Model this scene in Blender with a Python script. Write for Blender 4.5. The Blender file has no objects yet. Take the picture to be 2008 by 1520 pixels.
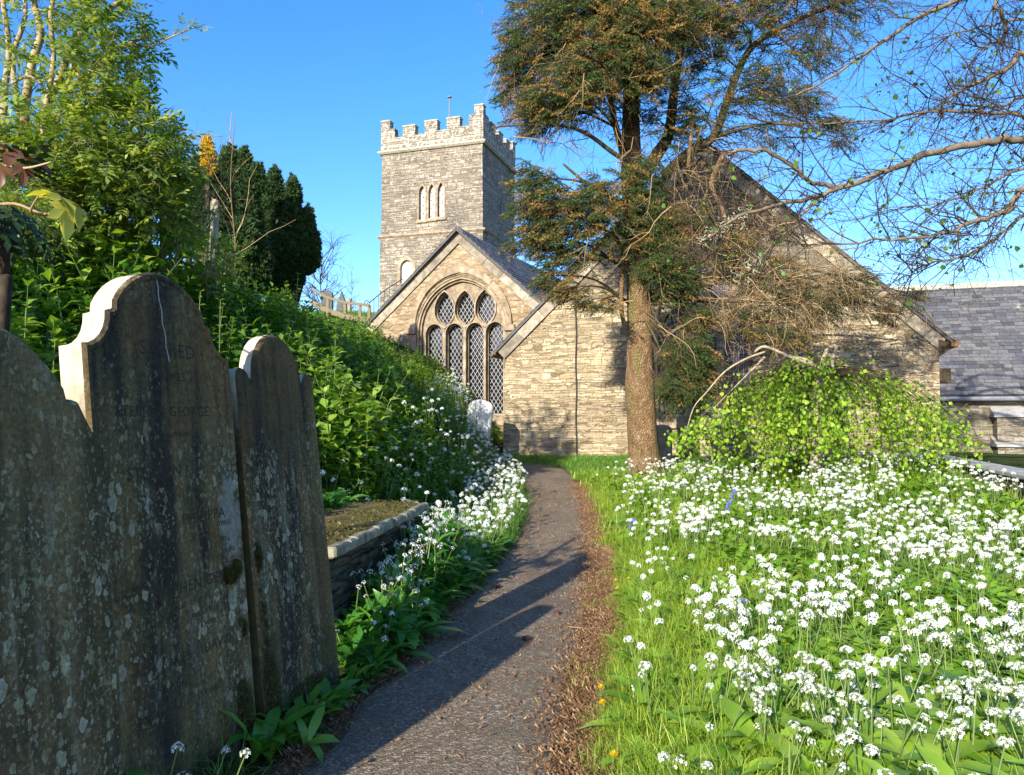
import bpy, bmesh, math, random
import numpy as np
from mathutils import Vector, Matrix, geometry, noise as mnoise
rng = np.random.default_rng(7)
random.seed(7)
R = math.radians
S = bpy.context.scene
COL = S.collection

# ------------------------------------------------------------------ camera, sky, sun, exposure
EYE = 1.5
PITCH = math.atan(55/1500)
cam = bpy.data.cameras.new('camera'); cam.sensor_width = 36; cam.lens = 36*1500/2008
cam.clip_end = 2000; cam.clip_start = .05
camo = bpy.data.objects.new('camera', cam); COL.objects.link(camo)
camo.location = (0, 0, EYE); camo.rotation_euler = (math.pi/2+PITCH, 0, 0)
S.camera = camo
SUN_A, SUN_E = R(27.5), R(23.0)          # sun behind the camera, to its left
w = bpy.data.worlds.new('World'); S.world = w; w.use_nodes = True
nt = w.node_tree
sky = nt.nodes.new('ShaderNodeTexSky'); sky.sky_type = 'NISHITA'; sky.sun_disc = False
sky.sun_elevation = SUN_E; sky.sun_rotation = math.pi + SUN_A
sky.air_density = 1.0; sky.dust_density = .6; sky.ozone_density = 4.0
hs = nt.nodes.new('ShaderNodeHueSaturation'); hs.inputs['Saturation'].default_value = 1.25
hs.inputs['Value'].default_value = 1.0
bg = nt.nodes['Background']; bg.inputs[1].default_value = .15
tint = nt.nodes.new('ShaderNodeMix'); tint.data_type = 'RGBA'; tint.blend_type = 'MULTIPLY'; tint.inputs[0].default_value = 1; tint.inputs[7].default_value = (1.04, .94, 1.03, 1)
nt.links.new(sky.outputs[0], hs.inputs['Color']); nt.links.new(hs.outputs[0], tint.inputs[6]); nt.links.new(tint.outputs[2], bg.inputs[0])
sl = bpy.data.lights.new('sun', 'SUN'); sl.energy = 4.7; sl.angle = R(.5); sl.color = (1, .93, .79)
so = bpy.data.objects.new('sun', sl); COL.objects.link(so)
sdir = Vector((-math.sin(SUN_A)*math.cos(SUN_E), -math.cos(SUN_A)*math.cos(SUN_E), math.sin(SUN_E)))
so.rotation_euler = (-sdir).to_track_quat('-Z', 'Y').to_euler()
so.location = (-20, -40, 30)
S.view_settings.view_transform = 'Standard'; S.view_settings.look = 'None'
S.view_settings.exposure = 1.15; S.view_settings.gamma = 1
S.cycles.max_bounces = 5; S.cycles.transparent_max_bounces = 4
S.cycles.diffuse_bounces = 3; S.cycles.use_denoising = True

# ------------------------------------------------------------------ terrain and view helpers
def xt(y):
    return np.interp(y, [-5, 0, 3, 5, 7, 9, 12, 16, 19, 60], [-2.4, -2.3, -2.1, -1.95, -1.75, -1.1, -.55, -.3, -.35, 13])
def basez(y):
    return np.interp(y, [0, 7, 9.4, 11.3, 13.5, 15.5, 19, 30, 200], [0, 0, .03, .11, .2, .31, .53, .6, .6])
def sst(a, b, x):
    t = np.clip((np.asarray(x, float)-a)/(b-a), 0, 1); return t*t*(3-2*t)
def T(x, y):
    x = np.asarray(x, float); y = np.asarray(y, float)
    d = np.maximum(0, xt(y)-x)
    top = np.interp(y, [0, 9, 12, 15, 20, 28, 36, 60], [3.6, 3.7, 3.55, 3.3, 3.45, 4.25, 5.8, 6.6])
    bank = top*np.tanh(1.15*d/top)
    right = .12*sst(1.2, 3, x)*sst(5, 10, y)*(1-sst(8, 9.5, x))+.2*sst(3.5, 6, x)*sst(6, 10, y)*(1-sst(8, 9.5, x))*(1-sst(15, 17, y))
    return basez(y)+bank+right+.03*np.sin(x*1.9+y*.7)*np.sin(y*1.3-x)*sst(1.3, 2.2, np.abs(x-.4))
def ray(u, v):
    c, s = math.cos(PITCH), math.sin(PITCH)
    x = (u-1004)/1500; y = (760-v)/1500
    return Vector((x, c-y*s, s+y*c))
def W(u, v, Y):
    d = ray(u, v); return Vector((0, 0, EYE))+d*(Y/d.y)
def GP(u, v, h=0.0, y0=1.5, y1=40):
    d = ray(u, v)
    for y in np.arange(y0, y1, .03):
        p = Vector((0, 0, EYE))+d*(y/d.y)
        if p.z < float(T(p.x, p.y))+h: return p
    return W(u, v, y1)

# ------------------------------------------------------------------ object helpers
def link(o, parent=None):
    COL.objects.link(o)
    if parent is not None: o.parent = parent
    return o
def tag(o, label=None, cat=None, group=None, kind=None):
    if label: o['label'] = label
    if cat: o['category'] = cat
    if group: o['group'] = group
    if kind: o['kind'] = kind
    return o
def empty(name, loc=(0, 0, 0), rot=(0, 0, 0)):
    o = bpy.data.objects.new(name, None); o.location = loc; o.rotation_euler = rot
    o.empty_display_size = .2
    return link(o)
class MB:
    """mesh builder: python lists of vertices and faces"""
    def __init__(s): s.v = []; s.f = []; s.r = []; s.m = []
    def add(s, vs, fs, rnd=None, mi=0):
        b = len(s.v); s.v += [tuple(p) for p in vs]
        r = random.random() if rnd is None else rnd
        for f in fs: s.f.append(tuple(i+b for i in f)); s.r.append(r); s.m.append(mi)
    def box(s, x0, x1, y0, y1, z0, z1, rnd=None, mi=0, bev=0):
        if bev:
            b = bev
            vs = []
            for z, i in ((z0, b), (z0+b, 0), (z1-b, 0), (z1, b)):
                for (cx, cy, sx, sy) in ((x0, y0, 1, 1), (x1, y0, -1, 1), (x1, y1, -1, -1), (x0, y1, 1, -1)):
                    bb = b
                    vs += [(cx+sx*(i+(bb if k else 0)), cy+sy*(i+(0 if k else bb)), z) for k in ((0, 1) if sx*sy > 0 else (1, 0))]
            fs = [tuple(range(7, -1, -1)), tuple(range(24, 32))]
            for l in range(3):
                for k in range(8): fs.append((l*8+k, l*8+(k+1) % 8, l*8+8+(k+1) % 8, l*8+8+k))
            s.add(vs, fs, rnd, mi); return
        vs = [(x0, y0, z0), (x1, y0, z0), (x1, y1, z0), (x0, y1, z0), (x0, y0, z1), (x1, y0, z1), (x1, y1, z1), (x0, y1, z1)]
        s.add(vs, [(3, 2, 1, 0), (4, 5, 6, 7), (0, 1, 5, 4), (1, 2, 6, 5), (2, 3, 7, 6), (3, 0, 4, 7)], rnd, mi)
    def tube(s, pts, rad, n=5, rnd=None, mi=0, cap=True):
        pts = [Vector(p) for p in pts]; N = len(pts)
        if np.isscalar(rad): rad = [rad]*N
        vs = []; ref = None
        for i, p in enumerate(pts):
            t = (pts[min(i+1, N-1)]-pts[max(i-1, 0)])
            if t.length < 1e-9: t = Vector((0, 0, 1))
            t.normalize()
            if ref is None: ref = t.orthogonal().normalized()
            ref = (ref-t*ref.dot(t))
            ref = ref.normalized() if ref.length > 1e-6 else t.orthogonal().normalized()
            q = t.cross(ref)
            for k in range(n):
                a = 2*math.pi*k/n
                vs.append(p+(ref*math.cos(a)+q*math.sin(a))*rad[i])
        fs = [(i*n+k, i*n+(k+1) % n, (i+1)*n+(k+1) % n, (i+1)*n+k) for i in range(N-1) for k in range(n)]
        if cap: fs += [tuple(range(n-1, -1, -1)), tuple(range((N-1)*n, N*n))]
        s.add(vs, fs, rnd, mi)
    def plate(s, outer, holes, y0, y1, rnd=None, mi=0):
        """flat plate in the x-z plane with holes, front at y0, back at y1"""
        loops = [outer]+holes
        flat = [p for l in loops for p in l]
        tris = geometry.tessellate_polygon([[Vector((p[0], p[1], 0)) for p in l] for l in loops])
        n = len(flat)
        vs = [(p[0], y0, p[1]) for p in flat]+[(p[0], y1, p[1]) for p in flat]
        fs = []
        for t in tris:
            a, b, c = [flat[i] for i in t]
            cr = (b[0]-a[0])*(c[1]-a[1])-(b[1]-a[1])*(c[0]-a[0])
            if cr < 0: t = (t[0], t[2], t[1])
            fs.append(tuple(t)); fs.append(tuple(i+n for i in (t[2], t[1], t[0])))
        o = 0
        for li, l in enumerate(loops):
            m = len(l)
            area = sum(l[k][0]*l[(k+1) % m][1]-l[(k+1) % m][0]*l[k][1] for k in range(m))
            flip = (area < 0) != (li > 0)
            for k in range(m):
                a, b = o+k, o+(k+1) % m
                q = (a, a+n, b+n, b)
                fs.append(q if not flip else q[::-1])
            o += m
        s.add(vs, fs, rnd, mi)
    def bar(s, pts, wdt, y0, y1, closed=False, rnd=None, mi=0, seg=False, gap=.0):
        """rectangular bar swept along a curve in the x-z plane, centred on the curve"""
        P = [Vector((p[0], p[1])) for p in pts]; N = len(P); L = []; Rr = []
        for i in range(N):
            if closed: t = P[(i+1) % N]-P[i-1]
            else: t = P[min(i+1, N-1)]-P[max(i-1, 0)]
            t.normalize(); nn = Vector((-t.y, t.x))
            L.append(P[i]+nn*wdt/2); Rr.append(P[i]-nn*wdt/2)
        rngs = range(N if closed else N-1)
        if seg:
            for i in rngs:
                j = (i+1) % N
                a = L[i].lerp(L[j], gap); b = L[i].lerp(L[j], 1-gap); c = Rr[i].lerp(Rr[j], gap); d = Rr[i].lerp(Rr[j], 1-gap)
                dy = random.uniform(-.012, .012)
                s.hexa([(c.x, y0+dy, c.y), (d.x, y0+dy, d.y), (d.x, y1, d.y), (c.x, y1, c.y), (a.x, y0+dy, a.y), (b.x, y0+dy, b.y), (b.x, y1, b.y), (a.x, y1, a.y)], None, mi)
            return
        vs = []
        for i in range(N):
            vs += [(L[i].x, y0, L[i].y), (Rr[i].x, y0, Rr[i].y), (Rr[i].x, y1, Rr[i].y), (L[i].x, y1, L[i].y)]
        fs = []
        for i in rngs:
            j = (i+1) % N
            for k in range(4): fs.append((i*4+k, j*4+k, j*4+(k+1) % 4, i*4+(k+1) % 4))
        if not closed: fs += [(0, 1, 2, 3), ((N-1)*4+3, (N-1)*4+2, (N-1)*4+1, (N-1)*4)]
        s.add(vs, fs, rnd, mi)
    def hexa(s, v8, rnd=None, mi=0):
        s.add(v8, [(3, 2, 1, 0), (4, 5, 6, 7), (0, 1, 5, 4), (1, 2, 6, 5), (2, 3, 7, 6), (3, 0, 4, 7)], rnd, mi)
    def mesh(s, name, mats, smooth=False):
        me = bpy.data.meshes.new(name); me.from_pydata(s.v, [], s.f); me.update()
        a = me.attributes.new('rnd', 'FLOAT', 'FACE'); a.data.foreach_set('value', np.array(s.r, np.float32))
        for m in (mats if isinstance(mats, (list, tuple)) else [mats]): me.materials.append(m)
        if len(me.materials) > 1: me.polygons.foreach_set('material_index', np.array(s.m, np.int32))
        me.polygons.foreach_set('use_smooth', np.full(len(me.polygons), smooth))
        return me
    def build(s, name, mats, parent=None, smooth=False, fixn=False):
        me = s.mesh(name, mats, smooth)
        if fixn:
            bm = bmesh.new(); bm.from_mesh(me); bmesh.ops.recalc_face_normals(bm, faces=bm.faces); bm.to_mesh(me); bm.free()
        o = bpy.data.objects.new(name, me); return link(o, parent)
    def tmpl(s):
        return (np.array(s.v, float), s.f, np.array(s.r, float), np.array(s.m, int))

def rotm(yaw, pitch=None, roll=None):
    yaw = np.asarray(yaw, float); n = len(yaw)
    pitch = np.zeros(n) if pitch is None else np.asarray(pitch, float)
    roll = np.zeros(n) if roll is None else np.asarray(roll, float)
    cz, sz, cx, sx, cy, sy = np.cos(yaw), np.sin(yaw), np.cos(pitch), np.sin(pitch), np.cos(roll), np.sin(roll)
    Z = np.zeros((n, 3, 3)); X = Z.copy(); Y = Z.copy()
    Z[:, 0, 0] = cz; Z[:, 0, 1] = -sz; Z[:, 1, 0] = sz; Z[:, 1, 1] = cz; Z[:, 2, 2] = 1
    X[:, 0, 0] = 1; X[:, 1, 1] = cx; X[:, 1, 2] = -sx; X[:, 2, 1] = sx; X[:, 2, 2] = cx
    Y[:, 0, 0] = cy; Y[:, 0, 2] = sy; Y[:, 1, 1] = 1; Y[:, 2, 0] = -sy; Y[:, 2, 2] = cy
    return Z@X@Y
def frame_dirs(dirs, roll=None):
    """matrices taking +Y to dirs, +Z roughly up"""
    d = np.asarray(dirs, float); d = d/np.linalg.norm(d, axis=1, keepdims=True)
    up = np.tile([0, 0, 1.0], (len(d), 1)); up[np.abs(d[:, 2]) > .98] = [1, 0, 0]
    x = np.cross(d, up); x /= np.linalg.norm(x, axis=1, keepdims=True); z = np.cross(x, d)
    if roll is not None:
        c, s_ = np.cos(roll)[:, None], np.sin(roll)[:, None]
        x, z = x*c+z*s_, z*c-x*s_
    return np.stack([x, d, z], axis=2)
class Bulk:
    """many copies of small templates written straight into one mesh"""
    def __init__(s): s.V = []; s.LV = []; s.LS = []; s.RN = []; s.MI = []; s.nv = 0; s.nl = 0
    def add(s, tm, loc, M, scale=1.0, rnd=None):
        v, f, r, m = tm; loc = np.asarray(loc, float); n = len(loc)
        if n == 0: return
        M = M*np.broadcast_to(np.asarray(scale, float), (n,))[:, None, None]
        P = np.einsum('nij,vj->nvi', M, v)+loc[:, None, :]
        lens = np.array([len(x) for x in f]); flat = np.concatenate([np.array(x) for x in f])
        starts = np.concatenate([[0], np.cumsum(lens)[:-1]])
        s.LV.append((flat[None, :]+np.arange(n)[:, None]*len(v)+s.nv).ravel())
        s.LS.append((starts[None, :]+np.arange(n)[:, None]*len(flat)+s.nl).ravel())
        s.V.append(P.reshape(-1, 3)); s.nv += n*len(v); s.nl += n*len(flat)
        rn = rng.random(n) if rnd is None else np.broadcast_to(rnd, (n,))
        s.RN.append(np.clip(.72*rn[:, None]+.28*r[None, :], 0, 1).ravel()); s.MI.append(np.tile(m, n))
    def build(s, name, mats, parent=None, smooth=True):
        V = np.concatenate(s.V).astype(np.float32); LV = np.concatenate(s.LV).astype(np.int32); LS = np.concatenate(s.LS).astype(np.int32)
        me = bpy.data.meshes.new(name)
        me.vertices.add(len(V)); me.vertices.foreach_set('co', V.ravel())
        me.loops.add(len(LV)); me.loops.foreach_set('vertex_index', LV)
        me.polygons.add(len(LS)); me.polygons.foreach_set('loop_start', LS)
        mats = mats if isinstance(mats, (list, tuple)) else [mats]
        for m in mats: me.materials.append(m)
        if len(mats) > 1: me.polygons.foreach_set('material_index', np.concatenate(s.MI).astype(np.int32))
        me.polygons.foreach_set('use_smooth', np.full(len(LS), smooth))
        a = me.attributes.new('rnd', 'FLOAT', 'FACE'); a.data.foreach_set('value', np.concatenate(s.RN).astype(np.float32))
        me.update(calc_edges=True)
        o = bpy.data.objects.new(name, me); return link(o, parent)

# ------------------------------------------------------------------ materials
class NT:
    def __init__(s, name):
        s.m = bpy.data.materials.new(name); s.m.use_nodes = True; s.t = s.m.node_tree
        s.b = s.t.nodes['Principled BSDF']; s.out = s.t.nodes['Material Output']
    def n(s, typ, **kw):
        x = s.t.nodes.new(typ)
        for k, v in kw.items():
            if k.startswith('i_'):
                key = k[2:]; key = int(key) if key.isdigit() else key.replace('_', ' ')
                if hasattr(v, 'is_linked') or isinstance(v, bpy.types.NodeSocket): s.t.links.new(v, x.inputs[key])
                else: x.inputs[key].default_value = v
            else: setattr(x, k, v)
        return x
    def l(s, a, b): s.t.links.new(a, b)
    def co(s, scale=(1, 1, 1), kind='Object'):
        tc = s.n('ShaderNodeTexCoord'); mp = s.n('ShaderNodeMapping'); mp.inputs['Scale'].default_value = scale
        s.l(tc.outputs[kind], mp.inputs[0]); return mp.outputs[0]
    def noise(s, vec, scale, detail=4, rough=.6, out=0):
        x = s.n('ShaderNodeTexNoise'); x.inputs['Scale'].default_value = scale; x.inputs['Detail'].default_value = detail
        x.inputs['Roughness'].default_value = rough; s.l(vec, x.inputs['Vector']); return x.outputs[out]
    def ramp(s, fac, stops, interp='LINEAR'):
        x = s.n('ShaderNodeValToRGB'); cr = x.color_ramp; cr.interpolation = interp
        while len(cr.elements) < len(stops): cr.elements.new(.5)
        for e, (p, c) in zip(cr.elements, stops):
            e.position = p; e.color = (*c, 1) if not np.isscalar(c) else (c, c, c, 1)
        s.l(fac, x.inputs[0]); return x.outputs[0]
    def mix(s, fac, a, b, mode='MIX'):
        x = s.n('ShaderNodeMix', data_type='RGBA', blend_type=mode)
        for v, i in ((fac, 0), (a, 6), (b, 7)):
            if isinstance(v, bpy.types.NodeSocket): s.l(v, x.inputs[i])
            elif np.isscalar(v): x.inputs[i].default_value = v if i == 0 else (v, v, v, 1)
            else: x.inputs[i].default_value = (*v, 1)
        return x.outputs[2]
    def math(s, op, a, b=0.0):
        x = s.n('ShaderNodeMath', operation=op)
        for v, i in ((a, 0), (b, 1)):
            if isinstance(v, bpy.types.NodeSocket): s.l(v, x.inputs[i])
            else: x.inputs[i].default_value = v
        return x.outputs[0]
    def bump(s, h, strength=.5, dist=.02, normal=None):
        x = s.n('ShaderNodeBump'); x.inputs['Strength'].default_value = strength; x.inputs['Distance'].default_value = dist
        s.l(h, x.inputs['Height'])
        if normal is not None: s.l(normal, x.inputs['Normal'])
        return x.outputs[0]
    def attr(s, name='rnd'):
        x = s.n('ShaderNodeAttribute', attribute_name=name); return x.outputs['Fac']
    def fin(s, col=None, rough=.8, bump=None, spec=.3):
        if col is not None:
            if isinstance(col, bpy.types.NodeSocket): s.l(col, s.b.inputs['Base Color'])
            else: s.b.inputs['Base Color'].default_value = (*col, 1)
        if isinstance(rough, bpy.types.NodeSocket): s.l(rough, s.b.inputs['Roughness'])
        else: s.b.inputs['Roughness'].default_value = rough
        s.b.inputs['Specular IOR Level'].default_value = spec
        if bump is not None: s.l(bump, s.b.inputs['Normal'])
        return s.m

def rubble(name, cols, mortar, scl, edge=.06, lich=(.62, .7), lichc=(.62, .6, .5), stain=None, dist=.25, bstr=.9):
    k = NT(name); v = k.co()
    nz = k.n('ShaderNodeTexNoise'); nz.inputs['Scale'].default_value = 1.7; nz.inputs['Detail'].default_value = 5; k.l(v, nz.inputs[0])
    sub = k.n('ShaderNodeVectorMath', operation='SUBTRACT'); k.l(nz.outputs[1], sub.inputs[0]); sub.inputs[1].default_value = (.5, .5, .5)
    sc = k.n('ShaderNodeVectorMath', operation='MULTIPLY'); k.l(sub.outputs[0], sc.inputs[0]); sc.inputs[1].default_value = (dist, dist, dist*.12)
    ad = k.n('ShaderNodeVectorMath', operation='ADD'); k.l(v, ad.inputs[0]); k.l(sc.outputs[0], ad.inputs[1])
    mp = k.n('ShaderNodeMapping'); mp.inputs['Scale'].default_value = scl; k.l(ad.outputs[0], mp.inputs[0])
    vo = k.n('ShaderNodeTexVoronoi', feature='F1'); vo.inputs['Scale'].default_value = 1; k.l(mp.outputs[0], vo.inputs['Vector'])
    ve = k.n('ShaderNodeTexVoronoi', feature='DISTANCE_TO_EDGE'); ve.inputs['Scale'].default_value = 1; k.l(mp.outputs[0], ve.inputs['Vector'])
    sep = k.n('ShaderNodeSeparateColor'); k.l(vo.outputs['Color'], sep.inputs[0])
    base = k.ramp(sep.outputs[0], [(i/(len(cols)-1), c) for i, c in enumerate(cols)])
    grain = k.noise(mp.outputs[0], 3.5, 6, .7)
    base = k.mix(.75, base, k.ramp(grain, [(.3, .45), (.5, .95), (.75, 1.3)]), 'MULTIPLY')
    lam = k.noise(k.co((scl[0]*.9, scl[0]*.9, scl[2]*2.6)), 1.0, 4, .6)
    base = k.mix(.8, base, k.ramp(lam, [(.32, .38), (.45, .9), (.6, 1.12), (.75, 1.3)]), 'MULTIPLY')
    joint = k.ramp(ve.outputs['Distance'], [(0, 1), (edge, 0)])
    jn = k.ramp(k.noise(v, 2.3, 4), [(.35, 0.0), (.6, 1.0)])
    jm = k.mix(jn, mortar[0], mortar[1])
    base = k.mix(joint, base, jm)
    if stain:
        sn = k.ramp(k.noise(k.co(stain[2]), 1, 6, .65), [(stain[0], 0), (stain[0]+.16, 1)])
        base = k.mix(k.math('MULTIPLY', sn, .8), base, stain[1])
    ln = k.noise(v, 5, 6, .7)
    base = k.mix(k.ramp(ln, [(lich[0], 0), (lich[1], 1)]), base, lichc)
    h = k.math('ADD', k.ramp(ve.outputs['Distance'], [(0, 0), (edge*1.6, .7), (.4, 1)]), k.math('MULTIPLY', grain, .6))
    h = k.math('ADD', h, k.math('ADD', k.math('MULTIPLY', sep.outputs[1], .7), k.math('MULTIPLY', lam, .8)))
    return k.fin(base, .92, k.bump(h, bstr, .035), .2)

def coursed(name, cols, mort, rows, lich=(.6, .7), lichc=(.6, .56, .46), stain=None, warp=.13, zdark=False):
    """thin courses of flat stones; rows = list of (stone length, course height)"""
    k = NT(name); v = k.co(); sx = k.n('ShaderNodeSeparateXYZ'); k.l(v, sx.inputs[0])
    u = k.math('ADD', sx.outputs[0], sx.outputs[1])
    zz = k.n('ShaderNodeTexNoise', noise_dimensions='1D'); zz.inputs['Scale'].default_value = 5; zz.inputs['Detail'].default_value = 2; k.l(sx.outputs[2], zz.inputs['W'])
    wn = k.noise(v, 2.2, 4, .6); wf = k.noise(v, 11, 3, .6)
    z = k.math('ADD', sx.outputs[2], k.math('MULTIPLY', k.math('SUBTRACT', zz.outputs[0], .5), .28))
    z = k.math('ADD', z, k.math('ADD', k.math('MULTIPLY', wn, warp), k.math('MULTIPLY', wf, .036)))
    u = k.math('ADD', u, k.math('ADD', k.math('MULTIPLY', wf, .06), k.math('MULTIPLY', wn, .25)))
    cb = k.n('ShaderNodeCombineXYZ'); k.l(u, cb.inputs[0]); k.l(z, cb.inputs[1])
    col = fac = None; pm = k.noise(k.co((.55, .55, 1.5)), 1.6, 3, .55)
    for i, (bw, rh) in enumerate(rows):
        b = k.n('ShaderNodeTexBrick'); k.l(cb.outputs[0], b.inputs['Vector']); b.offset = .37; b.offset_frequency = 2; b.squash = .7; b.squash_frequency = 3
        b.inputs['Color1'].default_value = (0, 0, 0, 1); b.inputs['Color2'].default_value = (1, 1, 1, 1); b.inputs['Mortar'].default_value = (.5, .5, .5, 1)
        b.inputs['Scale'].default_value = 1; b.inputs['Mortar Size'].default_value = rh*.10; b.inputs['Mortar Smooth'].default_value = .6; b.inputs['Bias'].default_value = 0
        b.inputs['Brick Width'].default_value = bw; b.inputs['Row Height'].default_value = rh
        if col is None: col, fac = b.outputs[0], b.outputs[1]
        else:
            m_ = k.ramp(pm, [(.40+.13*i, 0), (.43+.13*i, 1)]); col = k.mix(m_, col, b.outputs[0]); fac = k.mix(m_, fac, b.outputs[1])
    base = k.ramp(col, [(i/(len(cols)-1), c) for i, c in enumerate(cols)])
    lam = k.noise(k.co((2.5, 2.5, 26)), 1.0, 5, .65); gr = k.noise(v, 22, 5, .7)
    base = k.mix(.75, base, k.ramp(lam, [(.3, .28), (.44, .88), (.6, 1.1), (.75, 1.35)]), 'MULTIPLY')
    base = k.mix(.75, base, k.ramp(gr, [(.3, .45), (.5, 1), (.72, 1.4)]), 'MULTIPLY')
    base = k.mix(.8, base, k.ramp(k.noise(v, .9, 6, .65), [(.3, .6), (.7, 1.22)]), 'MULTIPLY')
    jm = k.mix(k.ramp(k.noise(v, 1.8, 4), [(.35, 0.0), (.62, 1.0)]), mort[0], mort[1])
    base = k.mix(k.math('MULTIPLY', fac, .9), base, jm)
    if stain:
        sn = k.ramp(k.noise(k.co(stain[2]), 1, 6, .65), [(stain[0], 0), (stain[0]+.16, 1)])
        base = k.mix(k.math('MULTIPLY', sn, .8), base, stain[1])
    if zdark:      # dark weathering crust plus painted tree shade on the upper gable
        zd = k.math('MULTIPLY', k.math('ADD', sx.outputs[2], k.math('ADD', k.math('MULTIPLY', sx.outputs[0], .12), k.math('MULTIPLY', k.noise(v, 1.4, 6, .7), 2.6))), .12)
        base = k.mix(k.ramp(zd, [(.66, 0), (.84, .8)]), base, k.mix(.8, (.15, .135, .11), k.ramp(lam, [(.3, .4), (.5, 1), (.75, 1.6)]), 'MULTIPLY'))
    base = k.mix(k.ramp(k.noise(v, 5.5, 6, .72), [(lich[0], 0), (lich[1], 1)]), base, lichc)
    h = k.math('ADD', k.math('MULTIPLY', k.math('SUBTRACT', 1.0, fac), 1.0), k.math('ADD', k.math('MULTIPLY', lam, .8), k.math('MULTIPLY', gr, .3)))
    sp = k.n('ShaderNodeSeparateColor'); k.l(col, sp.inputs[0]); h = k.math('ADD', h, k.math('MULTIPLY', sp.outputs[0], .7))
    return k.fin(base, .92, k.bump(h, 1.0, .05), .2)

def leafmat(name, cols, trans=.35, tcol=None, rough=.45, spec=.4, vein=0):
    k = NT(name)
    c = k.ramp(k.attr(), [(i/max(1, len(cols)-1), x) for i, x in enumerate(cols)])
    nz = k.noise(k.co(), 9, 2)
    c = k.mix(.6, c, k.ramp(nz, [(.3, .75), (.7, 1.25)]), 'MULTIPLY')
    k.fin(c, rough, None, spec)
    tr = k.n('ShaderNodeBsdfTranslucent')
    tc = k.mix(1.0, c, tcol or (1.5, 1.45, .6), 'MULTIPLY'); k.l(tc, tr.inputs[0])
    mx = k.n('ShaderNodeMixShader'); mx.inputs[0].default_value = trans
    k.l(k.b.outputs[0], mx.inputs[1]); k.l(tr.outputs[0], mx.inputs[2]); k.l(mx.outputs[0], k.out.inputs[0])
    return k.m

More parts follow.
